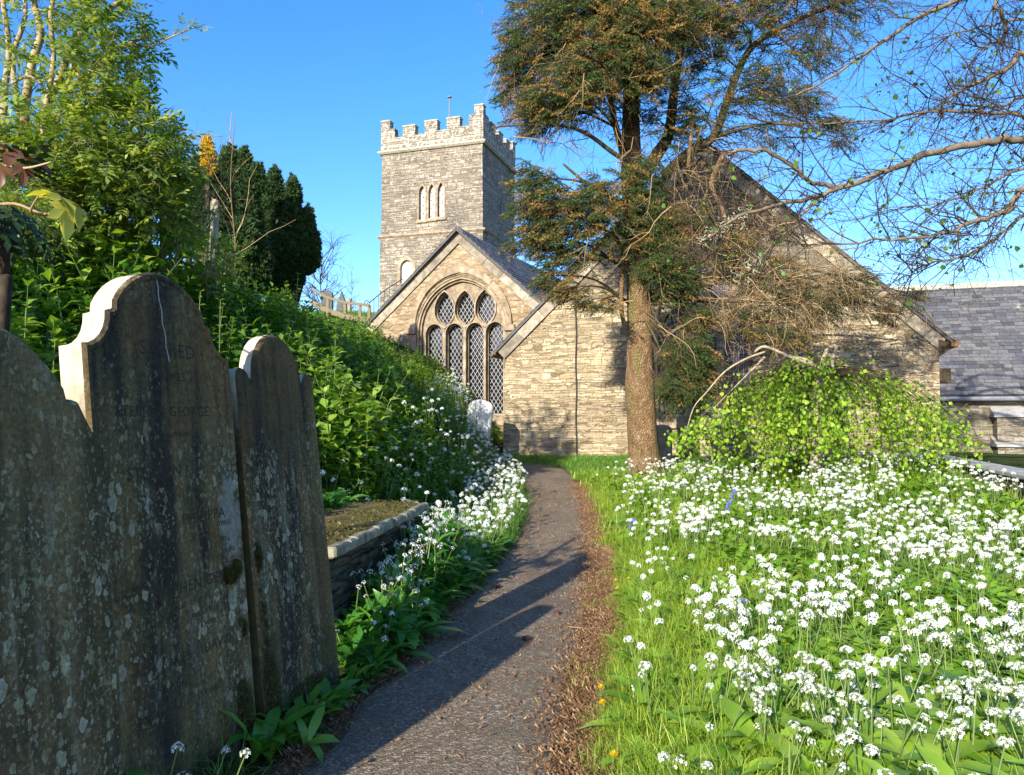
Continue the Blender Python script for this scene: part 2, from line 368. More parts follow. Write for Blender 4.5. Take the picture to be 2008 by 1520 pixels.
def gravestone_mat(name, base, streak, white, yellow, seed, dens=1.0, patch=()):
    k = NT(name); v = k.co(); mp = k.n('ShaderNodeMapping'); mp.inputs['Location'].default_value = (seed*3.1, seed, seed*1.7); k.l(v, mp.inputs[0]); v = mp.outputs[0]
    # mottled ground colour and vertical run-off streaks
    c = k.ramp(k.noise(v, 3.2, 7, .7), [(.3, base[0]), (.47, base[1]), (.6, base[2]), (.72, base[3])])
    ms = k.n('ShaderNodeMapping'); ms.inputs['Scale'].default_value = (5.5, 1, .55); k.l(v, ms.inputs[0])
    st = k.noise(ms.outputs[0], 1.3, 5, .6)
    c = k.mix(k.ramp(st, [(.42, 0), (.6, .85)]), c, streak)
    fine = k.noise(v, 60, 3, .7)
    c = k.mix(.8, c, k.ramp(fine, [(.3, .45), (.5, 1.0), (.7, 1.5)]), 'MULTIPLY')
    mask = k.noise(v, 2.1, 4, .6)
    tz = k.n('ShaderNodeTexCoord'); sz = k.n('ShaderNodeSeparateXYZ'); k.l(tz.outputs['Object'], sz.inputs[0])
    hz = k.ramp(k.math('MULTIPLY', sz.outputs[2], .5), [(.1, .1), (.3, .14), (.55, .12), (.75, -.0), (.95, -.0)])
    wob = k.n('ShaderNodeTexNoise'); wob.inputs['Scale'].default_value = 25; wob.inputs['Detail'].default_value = 3; k.l(v, wob.inputs[0])
    ws = k.n('ShaderNodeVectorMath', operation='SCALE'); k.l(wob.outputs[1], ws.inputs[0]); ws.inputs['Scale'].default_value = .035
    vz = k.n('ShaderNodeMapping'); vz.inputs['Scale'].default_value = (1.15, 1, .72); k.l(v, vz.inputs[0])
    wa = k.n('ShaderNodeVectorMath', operation='ADD'); k.l(vz.outputs[0], wa.inputs[0]); k.l(ws.outputs[0], wa.inputs[1])
    hsum = fine
    big = k.noise(v, 1.1, 3, .5)
    for (scl, thr, colr, m0, mm) in ((14, .34, yellow, .60, 0), (9, .30, white, .57, 1), (19, .42, white, .545, 1), (42, .46, (white[0]*.8, white[1]*.8, white[2]*.75), .53, 1), (95, .5, (white[0]*.7, white[1]*.7, white[2]*.65), .52, 1)):
        vo = k.n('ShaderNodeTexVoronoi', feature='F1'); vo.inputs['Scale'].default_value = scl; k.l(wa.outputs[0], vo.inputs['Vector'])
        sp = k.n('ShaderNodeSeparateColor'); k.l(vo.outputs['Color'], sp.inputs[0])
        rad = k.math('MULTIPLY', k.math('POWER', sp.outputs[0], 2.2), thr*1.35)
        rad = k.math('ADD', rad, k.math('MULTIPLY', k.math('SUBTRACT', fine, .5), thr*.55))
        on = k.ramp(k.math('SUBTRACT', rad, vo.outputs['Distance']), [(.0, 0), (.07, 1)])
        mk = k.ramp(k.math('ADD', k.math('ADD', k.math('MULTIPLY', mask, .6), k.math('MULTIPLY', big, .4)), k.math('ADD', k.math('MULTIPLY', sp.outputs[1], .12), hz if mm else 0.0)), [(m0+.15-.1*dens, 0), (m0+.19-.1*dens, 1)])
        f = k.math('MULTIPLY', k.math('MULTIPLY', on, mk), k.math('ADD', .45, k.math('MULTIPLY', sp.outputs[2], .5)))
        ring = k.ramp(k.math('DIVIDE', vo.outputs['Distance'], k.math('ADD', rad, .01)), [(0, .7), (.55, .85), (.9, 1.25)])
        cc = k.mix(.8, k.mix(sp.outputs[1], colr, (colr[0]*.62, colr[1]*.62, colr[2]*.45)), k.ramp(fine, [(.3, .55), (.7, 1.35)]), 'MULTIPLY')
        cc = k.mix(1.0, cc, ring, 'MULTIPLY')
        c = k.mix(f, c, cc)
        hsum = k.math('ADD', hsum, k.math('MULTIPLY', f, .5))
    mr = k.n('ShaderNodeMapping'); mr.inputs['Scale'].default_value = (11, 1, .9); k.l(v, mr.inputs[0])
    run = k.math('MULTIPLY', k.ramp(k.noise(mr.outputs[0], 1.6, 6, .7), [(.52, 0), (.68, .55)]), k.ramp(k.math('ADD', mask, hz), [(.5, 0), (.66, 1)]))
    c = k.mix(run, c, k.mix(.8, (.27, .26, .18), k.ramp(fine, [(.3, .4), (.7, 1.5)]), 'MULTIPLY'))
    for (px_, pz_, rx_, rz_) in patch:      # a washed pale stain of its own shape
        dx = k.math('DIVIDE', k.math('SUBTRACT', sz.outputs[0], px_), rx_); dz = k.math('DIVIDE', k.math('SUBTRACT', sz.outputs[2], pz_), rz_)
        rr = k.math('ADD', k.math('ADD', k.math('MULTIPLY', dx, dx), k.math('MULTIPLY', dz, dz)), k.math('MULTIPLY', k.math('SUBTRACT', k.noise(v, 9, 7, .8), .5), 4.5))
        c = k.mix(k.ramp(rr, [(.35, .62), (1.1, 0)]), c, k.mix(.8, (.30, .30, .25), k.ramp(fine, [(.3, .6), (.7, 1.3)]), 'MULTIPLY'))
    green = k.ramp(k.math('ADD', k.noise(v, 4.5, 5, .65), k.ramp(k.math('MULTIPLY', sz.outputs[2], .5), [(0, .14), (.5, 0)])), [(.58, 0), (.75, .7)])
    c = k.mix(green, c, k.mix(.8, (.085, .082, .022), k.ramp(fine, [(.3, .5), (.7, 1.5)]), 'MULTIPLY'))
    return k.fin(c, .9, k.bump(hsum, .55, .006), .2)

def simple(name, c0, c1, scale=8, rough=.8, bstr=.3, bdist=.01, spec=.3, stretch=(1, 1, 1), rn=0.0):
    k = NT(name); v = k.co(stretch); n = k.noise(v, scale, 6, .65)
    c = k.ramp(n, [(.3, c0), (.7, c1)])
    if rn: c = k.mix(rn, c, k.ramp(k.attr(), [(0, .4), (.5, .9), (1, 1.45)]), 'MULTIPLY')
    return k.fin(c, rough, k.bump(n, bstr, bdist), spec)

M = {}
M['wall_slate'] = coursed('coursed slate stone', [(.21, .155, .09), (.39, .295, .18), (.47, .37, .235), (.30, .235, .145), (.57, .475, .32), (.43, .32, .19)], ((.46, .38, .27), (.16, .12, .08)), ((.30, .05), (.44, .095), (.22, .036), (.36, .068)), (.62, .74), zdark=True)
M['wall_buff'] = rubble('buff rubble stone', [(.24, .165, .095), (.30, .22, .135), (.35, .265, .17), (.22, .165, .105)], ((.32, .245, .16), (.19, .135, .08)), (3.0, 3.0, 5.5), .1, (.60, .66), (.55, .50, .39), (.56, (.2, .155, .10), (.7, .7, .5)), .5, .8)
M['wall_tower'] = coursed('grey tower stone', [(.17, .145, .11), (.27, .23, .175), (.34, .295, .225), (.22, .195, .155), (.40, .355, .28)], ((.30, .255, .19), (.11, .095, .07)), ((.4, .11), (.6, .2), (.34, .075)), (.57, .64), (.52, .48, .39), (.5, (.12, .105, .088), (.4, .4, .2)))
M['wall_parapet'] = coursed('lichened parapet stone', [(.20, .17, .13), (.30, .26, .2), (.36, .32, .25)], ((.3, .26, .2), (.11, .09, .07)), ((.4, .12), (.55, .2), (.4, .1)), (.50, .58), (.58, .54, .44), None)
M['wall_grey'] = coursed('weathered slate stone', [(.17, .145, .11), (.27, .235, .18), (.32, .28, .22), (.22, .19, .15)], ((.28, .24, .18), (.09, .08, .06)), ((.34, .06), (.5, .12), (.3, .05)), (.62, .72), (.45, .41, .33))  # greyer, darker stone for the side walls, wing and buttress
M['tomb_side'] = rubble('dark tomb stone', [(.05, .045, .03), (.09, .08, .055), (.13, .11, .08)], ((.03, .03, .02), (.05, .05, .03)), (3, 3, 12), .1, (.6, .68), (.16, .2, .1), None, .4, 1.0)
M['dressed'] = simple('dressed stone', (.15, .11, .07), (.42, .335, .23), 5, .9, .8, .02, .25, rn=.3)
M['coping'] = simple('coping stone', (.14, .12, .09), (.40, .345, .265), 4.5, .9, .8, .02, .25, rn=.45)
M['lichcap'] = simple('lichened cap stone', (.22, .2, .14), (.5, .48, .38), 9, .9, .6, .02, .2)
k = NT('roof slate'); v = k.co()
c = k.ramp(k.attr(), [(0, (.052, .053, .058)), (.3, (.08, .08, .085)), (.6, (.108, .108, .113)), (.85, (.14, .132, .13)), (1, (.09, .082, .08))])
c = k.mix(.8, c, k.ramp(k.noise(v, 14, 6, .7), [(.3, .55), (.7, 1.4)]), 'MULTIPLY')
c = k.mix(k.ramp(k.noise(v, 2.6, 6, .75), [(.58, 0), (.7, .75)]), c, (.30, .29, .22))
c = k.mix(k.ramp(k.noise(v, 1.1, 3, .6), [(.52, 0), (.7, .5)]), c, (.055, .06, .09))
M['slate'] = k.fin(c, .6, k.bump(k.noise(v, 40, 4), .35, .006), .4)
k = NT('dark roof slate'); v = k.co()
c = k.ramp(k.attr(), [(0, (.05, .05, .052)), (.5, (.10, .097, .095)), (1, (.15, .14, .13))])
c = k.mix(.8, c, k.ramp(k.noise(v, 14, 6, .7), [(.3, .55), (.7, 1.4)]), 'MULTIPLY')
M['slate_dark'] = k.fin(c, .65, k.bump(k.noise(v, 40, 4), .35, .006), .35)
k = NT('dark window glass'); M['glass'] = k.fin((.012, .013, .016), .12, None, .5)
k = NT('blue window glass'); M['glass_blue'] = k.fin((.012, .02, .06), .25, None, .5)
M['lead'] = simple('lead lattice', (.27, .27, .28), (.42, .42, .42), 20, .5, .1, .002, .5)
M['guard'] = simple('window guard wire', (.16, .17, .19), (.24, .25, .27), 20, .5, .1, .002, .5)
M['dark'] = simple('dark void', (.008, .008, .008), (.012, .012, .011), 5, .9)
M['iron'] = simple('black iron', (.02, .02, .022), (.05, .05, .055), 20, .6)
M['rust'] = simple('rusty orange timber', (.28, .11, .035), (.42, .19, .07), 12, .8)
M['pale_infill'] = simple('pale limewashed infill', (.36, .35, .31), (.5, .49, .44), 6, .9)
M['louvre'] = simple('pale slate louvre', (.46, .44, .38), (.66, .64, .56), 9, .85)
M['pole'] = simple('grey metal pole', (.12, .13, .15), (.2, .21, .23), 8, .5)
M['fence_wood'] = simple('weathered fence timber', (.13, .10, .055), (.24, .19, .11), 7, .85, stretch=(6, 6, 1))
M['post_wood'] = simple('weathered post timber', (.24, .21, .13), (.45, .41, .28), 9, .9, stretch=(6, 6, 1))

W_ = (.47, .44, .31); Y_ = (.19, .145, .03)
M['grave_tall'] = gravestone_mat('tall headstone', [(.06, .042, .017), (.17, .108, .04), (.135, .10, .042), (.042, .038, .027)], (.018, .018, .016), W_, Y_, 1, .72, ((.765, 1.06, .08, .21),))
M['grave_side'] = gravestone_mat('brown headstone', [(.056, .039, .017), (.155, .10, .038), (.12, .088, .038), (.042, .037, .027)], (.018, .018, .017), W_, Y_, 4, .6, ())
M['grave_edge'] = gravestone_mat('mottled headstone', [(.06, .049, .024), (.185, .125, .052), (.15, .115, .05), (.05, .045, .032)], (.045, .038, .018), W_, Y_, 9, 1.45, ())
k = NT('headstone edge with painted shade'); v = k.co(); sz = k.n('ShaderNodeSeparateXYZ'); k.l(v, sz.inputs[0]); n_ = k.noise(v, 14, 6, .65)
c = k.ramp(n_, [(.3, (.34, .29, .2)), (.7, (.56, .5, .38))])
c = k.mix(k.ramp(k.math('ADD', sz.outputs[2], k.math('MULTIPLY', k.noise(v, 5, 5, .7), .5)), [(.0, 1), (1.0, 1)]) if False else k.ramp(k.math('MULTIPLY', k.math('ADD', sz.outputs[2], k.math('MULTIPLY', k.noise(v, 5, 5, .7), .5)), .4), [(.66, 1), (.76, 0)]), c, k.mix(.7, (.085, .065, .022), k.ramp(n_, [(.3, .5), (.7, 1.5)]), 'MULTIPLY'))  # lower edge tinted olive like algae, painting in the end face's shade
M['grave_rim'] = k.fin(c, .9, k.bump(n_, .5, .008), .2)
M['grave_grey'] = simple('grey headstone', (.2, .2, .19), (.38, .37, .35), 7, .85)
M['grave_white'] = simple('whitened headstone', (.35, .35, .35), (.6, .6, .58), 5, .9)
M['grave_dark'] = simple('dark slate headstone', (.045, .05, .05), (.11, .115, .11), 7, .85)
M['letters'] = simple('dark cut lettering', (.03, .025, .017), (.06, .046, .028), 30, .95)
M['crack'] = simple('pale crack', (.3, .3, .28), (.42, .42, .4), 40, .9)
k = NT('mossy slab'); v = k.co()
c = k.ramp(k.noise(v, 6, 7, .75), [(.3, (.055, .05, .022)), (.5, (.14, .10, .04)), (.62, (.20, .15, .06)), (.72, (.42, .38, .28))])
M['mossy'] = k.fin(c, .95, k.bump(k.noise(v, 30, 6, .8), .9, .02), .15)
M['slab_edge'] = simple('pale slab edge', (.09, .085, .05), (.36, .34, .25), 10, .9, .6, .015, .2)

# path: worn tarmac, stone chips showing
k = NT('worn tarmac'); v = k.co()
chip = k.n('ShaderNodeTexVoronoi', feature='F1'); chip.inputs['Scale'].default_value = 85; k.l(v, chip.inputs['Vector'])
sp = k.n('ShaderNodeSeparateColor'); k.l(chip.outputs['Color'], sp.inputs[0])
c = k.ramp(sp.outputs[0], [(0, (.085, .060, .037)), (.45, (.15, .109, .069)), (.8, (.22, .165, .108)), (.95, (.38, .31, .23))])
c = k.mix(k.ramp(k.noise(v, 2.2, 6, .7), [(.45, 0), (.68, .8)]), c, (.125, .095, .055))
c = k.mix(k.ramp(k.noise(v, 240, 2, .6), [(.58, 0), (.7, .7)]), c, (.36, .32, .26))
c = k.mix(k.ramp(k.noise(v, 1.3, 4, .6), [(.5, 0), (.75, .5)]), c, (.065, .055, .044))
M['tarmac'] = k.fin(c, .85, k.bump(k.math('ADD', chip.outputs['Distance'], k.noise(v, 160, 3)), .8, .008), .3)
k = NT('soil and moss'); v = k.co()
c = k.ramp(k.noise(v, 4, 7, .75), [(.3, (.02, .028, .01)), (.5, (.04, .055, .014)), (.62, (.055, .085, .018)), (.75, (.07, .05, .025))])
M['ground'] = k.fin(c, .95, k.bump(k.noise(v, 25, 6, .8), .9, .03), .1)
k = NT('needle litter'); c = k.ramp(k.attr(), [(0, (.07, .035, .018)), (.35, (.15, .08, .04)), (.7, (.24, .14, .07)), (1, (.36, .27, .17))])
M['litter'] = k.fin(c, .9, None, .15)
k = NT('litter bed'); v = k.co()
c = k.ramp(k.noise(v, 30, 7, .8), [(.3, (.045, .03, .015)), (.48, (.11, .068, .034)), (.6, (.16, .10, .05)), (.7, (.10, .11, .03)), (.82, (.24, .18, .1))])
M['litter_bed'] = k.fin(c, .95, k.bump(k.noise(v, 90, 4, .8), .9, .01), .1)

M['nettle'] = leafmat('nettle leaf', [(.022, .075, .007), (.065, .17, .013), (.17, .30, .026), (.35, .45, .07)], .42)
M['stem'] = leafmat('green stem', [(.10, .16, .04), (.16, .22, .06)], .1)
M['shrub'] = leafmat('shrub leaf', [(.055, .12, .018), (.13, .21, .03), (.25, .32, .055), (.40, .42, .11)], .45)
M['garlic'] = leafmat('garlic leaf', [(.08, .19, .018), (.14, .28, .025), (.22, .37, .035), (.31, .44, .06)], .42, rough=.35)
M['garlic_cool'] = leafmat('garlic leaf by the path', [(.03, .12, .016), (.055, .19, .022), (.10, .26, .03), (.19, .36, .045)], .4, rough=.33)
M['petal'] = leafmat('white petal', [(.72, .74, .66), (.84, .85, .80), (.88, .88, .86)], .25, (1, 1, .95), .6, .2)
M['grass'] = leafmat('grass blade', [(.10, .20, .014), (.19, .31, .022), (.30, .41, .035), (.44, .48, .10)], .42)
M['grass_dark'] = leafmat('short lawn grass', [(.05, .14, .015), (.10, .22, .025), (.17, .28, .04)], .3)
M['birch_leaf'] = leafmat('birch leaf', [(.07, .17, .012), (.18, .33, .02), (.30, .44, .03), (.42, .52, .06)], .45)
M['alder_leaf'] = leafmat('alder leaf', [(.05, .13, .02), (.10, .20, .03), (.18, .28, .04)], .4)
M['spruce'] = leafmat('spruce needles', [(.06, .085, .025), (.12, .13, .03), (.22, .165, .045), (.33, .20, .055), (.40, .22, .06)], .12, (1.2, 1, .6), .6, .25)
M['spruce_green'] = leafmat('green spruce needles', [(.035, .07, .018), (.075, .12, .025), (.15, .18, .04)], .12, (1.2, 1.1, .6), .55, .3)
M['yew'] = leafmat('yew needles', [(.012, .034, .012), (.03, .068, .02), (.07, .12, .03)], .08, (1.2, 1.1, .6), .5, .3)
M['gold'] = leafmat('golden conifer leaf', [(.4, .24, .02), (.55, .36, .03), (.6, .45, .06)], .25)
M['syc_y'] = leafmat('yellow sycamore leaf', [(.50, .48, .06), (.65, .60, .10)], .55, (1.2, 1.2, .6))
M['syc_r'] = leafmat('brown sycamore leaf', [(.09, .04, .02), (.18, .085, .035)], .3, (1.5, .8, .5))
M['yellow'] = leafmat('yellow petal', [(.80, .50, .01), (.85, .58, .02)], .1, (1, 1, .5), .6)
M['blue'] = leafmat('bluebell petal', [(.10, .12, .48), (.18, .2, .6)], .2, (1, 1, 1.2), .6)
M['cone'] = simple('dark alder cone', (.035, .012, .012), (.10, .03, .025), 30, .8)
M['dead'] = leafmat('dry twig', [(.13, .085, .04), (.27, .18, .09), (.40, .29, .16)], .0, rough=.85, spec=.15)
M['bark_dark'] = simple('dark twig bark', (.03, .022, .015), (.085, .062, .04), 16, .9, .7, .01, .15)
k = NT('spruce bark'); v = k.co((1, 1, .5))
c = k.ramp(k.noise(v, 9, 7, .75), [(.3, (.12, .072, .035)), (.5, (.24, .15, .075)), (.65, (.34, .23, .125)), (.78, (.42, .34, .24))])
gn = k.noise(k.co((1, 1, .35)), 2.6, 4, .6)
c = k.mix(k.ramp(gn, [(.5, 0), (.66, .75)]), c, (.18, .16, .05))
c = k.mix(k.ramp(k.noise(k.co((1, 1, .7)), 7, 5, .7), [(.62, 0), (.68, .7)]), c, (.38, .40, .34))
sc_ = k.n('ShaderNodeTexVoronoi', feature='DISTANCE_TO_EDGE'); sc_.inputs['Scale'].default_value = 30; k.l(k.co((1, 1, .6)), sc_.inputs['Vector'])
M['bark_spruce'] = k.fin(c, .92, k.bump(k.math('ADD', k.ramp(sc_.outputs['Distance'], [(0, 0), (.25, 1)]), k.noise(v, 30, 5, .7)), 1, .025), .15)
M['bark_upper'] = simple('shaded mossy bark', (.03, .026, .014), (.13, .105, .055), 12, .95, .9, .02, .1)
M['bark_birch'] = simple('pale birch bark', (.16, .12, .07), (.48, .40, .28), 9, .85, .6, .01, .2, (1, 1, .6))
M['bark_alder'] = simple('lichened alder bark', (.055, .04, .028), (.24, .19, .13), 7, .9, .7, .012, .2)
M['lichen'] = simple('pale lichen', (.24, .25, .17), (.40, .41, .29), 20, .95, .9, .02, .1)
M['bark_elder'] = simple('pale elder bark', (.16, .12, .065), (.42, .34, .2), 8, .9, .8, .012, .2, (1, 1, .4))
M['moss'] = leafmat('cushion moss', [(.05, .05, .012), (.09, .085, .018), (.14, .13, .03)], .1)

exec_parts = None

# ------------------------------------------------------------------ ground and path
def build_ground():
    xs = np.unique(np.concatenate([np.linspace(-220, -14, 22), np.arange(-14, 9, .22), np.linspace(9, 220, 24)]))
    ys = np.unique(np.concatenate([np.linspace(-60, -3, 10), np.arange(-3, 24, .22), np.linspace(24, 60, 40), np.linspace(60, 700, 20)]))
    X, Y = np.meshgrid(xs, ys); Z = T(X, Y)
    Z = Z - np.where(X > 9, .0, 0)
    nx, ny = len(xs), len(ys)
    me = bpy.data.meshes.new('ground')
    vs = np.stack([X.ravel(), Y.ravel(), Z.ravel()], 1)
    idx = np.arange(nx*ny).reshape(ny, nx)
    f = np.stack([idx[:-1, :-1], idx[:-1, 1:], idx[1:, 1:], idx[1:, :-1]], -1).reshape(-1, 4)
    me.from_pydata(vs.tolist(), [], f.tolist()); me.update()
    me.polygons.foreach_set('use_smooth', np.ones(len(me.polygons), bool))
    me.materials.append(M['ground'])
    o = bpy.data.objects.new('ground', me); link(o); tag(o, kind='structure')
build_ground()
PY = [-2, 0, 2, 3.19, 3.85, 5.17, 7.8, 9.4, 11.3, 13.5, 15.0, 16.2, 17.0]
PL = [-1.1, -1.05, -.97, -.9, -.82, -.58, -.16, .10, .2, .22, .12, -.12, -.55]
PR = [.05, .08, .12, .2, .26, .5, .83, .98, 1.1, 1.2, 1.22, 1.1, .75]
def pl(y): return np.interp(y, PY, PL)
def pr(y): return np.interp(y, PY, PR)
LR = [.28, .28, .30, .36, .40, .68, 1.0, 1.1, 1.2, 1.27, 1.27, 1.15, .82]
def lr(y): return np.interp(y, PY, LR)
def strip(name, fl, fr, dz, mat, n=9, wob=.03):
    ys = np.arange(-2, 17.0, .12); mb = MB(); vs = []
    for y in ys:
        a = float(fl(y))+wob*mnoise.noise((y*2.1, 3, dz*100)); b = float(fr(y))+wob*mnoise.noise((y*1.7, 9, dz*100))
        for i in range(n):
            x = a+(b-a)*i/(n-1); e = min(i, n-1-i)
            vs.append((x, y, float(T(x, y))+dz-(.02 if e == 0 else 0)+(.012*math.sin(math.pi*i/(n-1)))))
    fs = [(j*n+i, j*n+i+1, (j+1)*n+i+1, (j+1)*n+i) for j in range(len(ys)-1) for i in range(n-1)]
    mb.add(vs, fs, .5); o = mb.build(name, mat, None, True); tag(o, kind='structure'); return o
strip('path_verge', lambda y: pl(y)-.22, lambda y: lr(y)+.10, .012, M['litter_bed'], 13, .05)
strip('path', pl, pr, .03, M['tarmac'], 9, .05)

# ------------------------------------------------------------------ church
E1 = Vector((.951, -.309, 0)); E2 = Vector((.309, .951, 0)); L2 = Vector((-.215, 19, 0))
church = empty('church', L2, (0, 0, math.atan2(-.309, .951)))
tag(church, 'old stone parish church with a battlemented tower and two gable ends facing the path', 'church')

def gothic(c, hw, zs, za, n=10):
    """pointed arch outline from the left springing over the apex to the right springing"""
    h = za-zs; pts = []
    r = (hw*hw+h*h)/(2*hw)          # two-centred arch
    for i in range(n+1):
        a = math.asin(min(1, h/r))*i/n
        x = (r-hw) - r*math.cos(a); pts.append((c+x, zs+r*math.sin(a)))
    right = [(2*c-x, z) for x, z in pts[::-1][1:]]
    return pts+right
def opening(c, hw, zb, zs, za, n=10):
    return [(c-hw, zb)]+gothic(c, hw, zs, za, n)+[(c+hw, zb)]
def vesica(c, hw, z0, z1, z2, z3, n=5):
    up = gothic(c, hw, z2, z3, n); dn = [(x, z0+z1-(z-z1)-z0+0*z) for x, z in up]
    low = gothic(c, hw, 0, 1, n); low = [(x, z1-(z)*(z1-z0)) for x, z in low]
    return up+low[::-1]
def offset_open(c, hw, zb, zs, za, d): return opening(c, hw+d, zb-d, zs, za+d*1.05)

def inside(poly, p):
    r = False; j = len(poly)-1
    for i in range(len(poly)):
        a, b = poly[i], poly[j]
        if (a[1] > p[1]) != (b[1] > p[1]) and p[0] < (b[0]-a[0])*(p[1]-a[1])/(b[1]-a[1])+a[0]: r = not r
        j = i
    return r
def lattice(poly, pw, ph, wd, y0, y1, diag=True):
    mb = MB(); x0 = min(p[0] for p in poly); x1 = max(p[0] for p in poly); z0 = min(p[1] for p in poly); z1 = max(p[1] for p in poly)
    def clip(fn, lo, hi):
        ts = np.linspace(lo, hi, 160); run = []
        for t in ts:
            p = fn(t)
            if inside(poly, p): run.append(p)
            elif len(run) > 1: mb.bar([run[0], run[-1]], wd, y0, y1); run = []
            else: run = []
        if len(run) > 1: mb.bar([run[0], run[-1]], wd, y0, y1)
    if diag:
        k = ph/pw
        for sgn in (1, -1):
            c0 = z0-k*(x1-x0); n = int((z1-z0+2*k*(x1-x0))/ph)+2
            for i in range(n):
                b = c0+i*ph
                yy = y0+(0 if sgn > 0 else .004)
                clip(lambda t: (t, b+sgn*k*(t-(x0 if sgn > 0 else x1))) if True else None, x0, x1)
    else:
        for i in range(int((z1-z0)/ph)+1): clip(lambda t: (t, z0+i*ph), x0, x1)
        for i in range(int((x1-x0)/pw)+1): clip(lambda t: (x0+i*pw, t), z0, z1)
    return mb

def slates(name, o, u, v, n, width, length, course, sw, mat, parent, thick=.012):
    """slate courses: o = lower corner, u along the eave, v up the slope, n outwards"""
    o, u, v, n = map(Vector, (o, u, v, n)); mb = MB()
    rows = int(length/course)
    for r in range(rows):
        x = -random.random()*sw; d = r*course
        while x < width:
            w_ = sw*random.uniform(.7, 1.25); a = max(0, x+.004); b = min(width, x+w_-.004); x += w_
            if b-a < .03: continue
            ln = course*1.25; lift = thick*1.6+random.uniform(0, .006); dz = random.uniform(-.012, .008)
            c = [(a, d+dz, lift), (b, d+dz+random.uniform(-.004, .004), lift), (b, d+ln, .004), (a, d+ln, .004)]
            top = [o+u*q[0]+v*q[1]+n*(q[2]+thick) for q in c]; bot = [o+u*q[0]+v*q[1]+n*q[2] for q in c]
            mb.hexa(bot+top)
    mb.add([o-n*.05, o+u*width-n*.05, o+u*width+v*length-n*.05, o+v*length-n*.05, o, o+u*width, o+u*width+v*length, o+v*length], [(3, 2, 1, 0), (4, 5, 6, 7), (0, 1, 5, 4), (1, 2, 6, 5), (2, 3, 7, 6), (3, 0, 4, 7)], .2)
    return mb.build(name, mat, parent)

def rake(a, b, n, wd, y0, y1, mat, name, parent, below=True):
    """coping stones along a gable edge a->b (x,z)"""
    pts = [(a[0]+(b[0]-a[0])*i/n, a[1]+(b[1]-a[1])*i/n) for i in range(n+1)]
    cuts = np.array([i/n for i in range(n+1)]); cuts[1:-1] += rng.uniform(-.25, .25, n-1)/n
    pts = [(a[0]+(b[0]-a[0])*t, a[1]+(b[1]-a[1])*t) for t in cuts]
    mb = MB(); mb.bar(pts, wd, y0, y1, seg=True, gap=.006)
    return mb.build(name, mat, parent)

# --- gabled aisle nearer the path, four-light window
B1 = 1.5
ax, az = -1.80, 6.62; el = (-4.66, 4.05); er = (1.06, 4.05)
win = dict(c=-1.76, hw=1.19, zb=1.50, zs=3.85, za=5.20)
mb = MB()
mb.plate([(el[0]+.1, -.2), (er[0], -.2), (er[0], er[1]-.05), (ax, az-.06), (el[0]+.1, el[1]-.05)], [offset_open(d=.13, **win)], B1, B1+.55)
wall1 = mb.build('gable_wall', M['wall_buff'], church); wall1['label'] = 'buff rubble gable wall around the four-light window'
mb = MB(); mb.box(el[0]+.1, el[0]+.65, B1+.56, 13, 2.2, el[1]+.02); mb.build('side_wall', M['wall_buff'], church)
wf = MB()
for d0, d1, y0, y1 in ((.075, .135, B1+.03, B1+.4), (.02, .078, B1+.10, B1+.4)):
    o_ = offset_open(d=d1, **win); i_ = offset_open(d=d0, **win)
    wf.plate(o_, [i_], y0, y1)
w1 = wf.build('arched_window', M['dressed'], church); w1['label'] = 'pointed four-light window with diamond lattice and stone tracery'
mul = [-2.30, -1.69, -1.085]; cen = [-2.60, -1.995, -1.385, -.80]; lw = .228
def lights(e):
    h = [opening(c, lw+e, win['zb']+.05-e, 3.78, 4.03+e, 6) for c in cen]
    h += [vesica(c, .258+e, 4.02-e*1.6, 4.40, 4.46, 4.92+e*1.4, 7) for c in mul]
    return h
def tiny(e): return [gothic(c, .16, 4.30+.0, 4.52, 4) for c in ()]+[vesica(c, .13+e, 4.72-e, 4.88, 4.90, 5.05+e, 5) for c in (-1.995, -1.385)]
outl = offset_open(d=.03, **win)
tr = MB(); tr.plate(outl, lights(0)+tiny(0), B1+.27, B1+.36)
tr.plate(outl, lights(.022), B1+.22, B1+.268)
tr.plate(outl, lights(.042), B1+.185, B1+.218)
for a_, b_ in zip(lights(.062), lights(.03)): tr.plate(a_, [b_], B1+.135+random.uniform(0, .006), B1+.184)
for m_ in mul: tr.box(m_-.022, m_+.022, B1+.13, B1+.183, 1.52, 3.9)
tr.build('tracery', M['dressed'], w1)
lo = offset_open(d=-.02, **win)
lattice(lo, .122, .19, .0095, B1+.375, B1+.387).build('lattice', M['lead'], w1)
mb = MB(); mb.plate(lo, [], B1+.40, B1+.41); mb.build('glass', M['glass'], w1)
mb = MB()
hood = gothic(win['c'], win['hw']+.24, 3.95, 5.52, 9)
mb.bar(hood, .17, B1-.075, B1+.02, seg=True, gap=.003)
inner = gothic(win['c'], win['hw']+.17, 3.95, 5.42, 9); mb.bar(inner, .06, B1-.03, B1+.02)
for sx in (-1, 1):
    c = win['c']+sx*(win['hw']+.27); mb.box(c-.17, c+.13, B1-.09, B1+.02, 3.78, 3.95, None, 0, .015)
mb.build('hood_mould', M['dressed'], w1)
mb = MB()
for sx in (-1, 1):
    z = 1.5
    while z < 3.7:
        h = random.uniform(.28, .5); wv = random.uniform(.14, .26)
        x0 = win['c']+sx*(win['hw']+.138); mb.box(min(x0, x0+sx*wv), max(x0, x0+sx*wv), B1-.012, B1+.02, z+.006, min(z+h, 3.76)-.006); z += h
mb.box(win['c']-1.45, win['c']+1.5, B1-.06, B1+.2, 1.22, 1.36, None, 0, .02)
mb.build('jamb_stones', M['dressed'], w1)
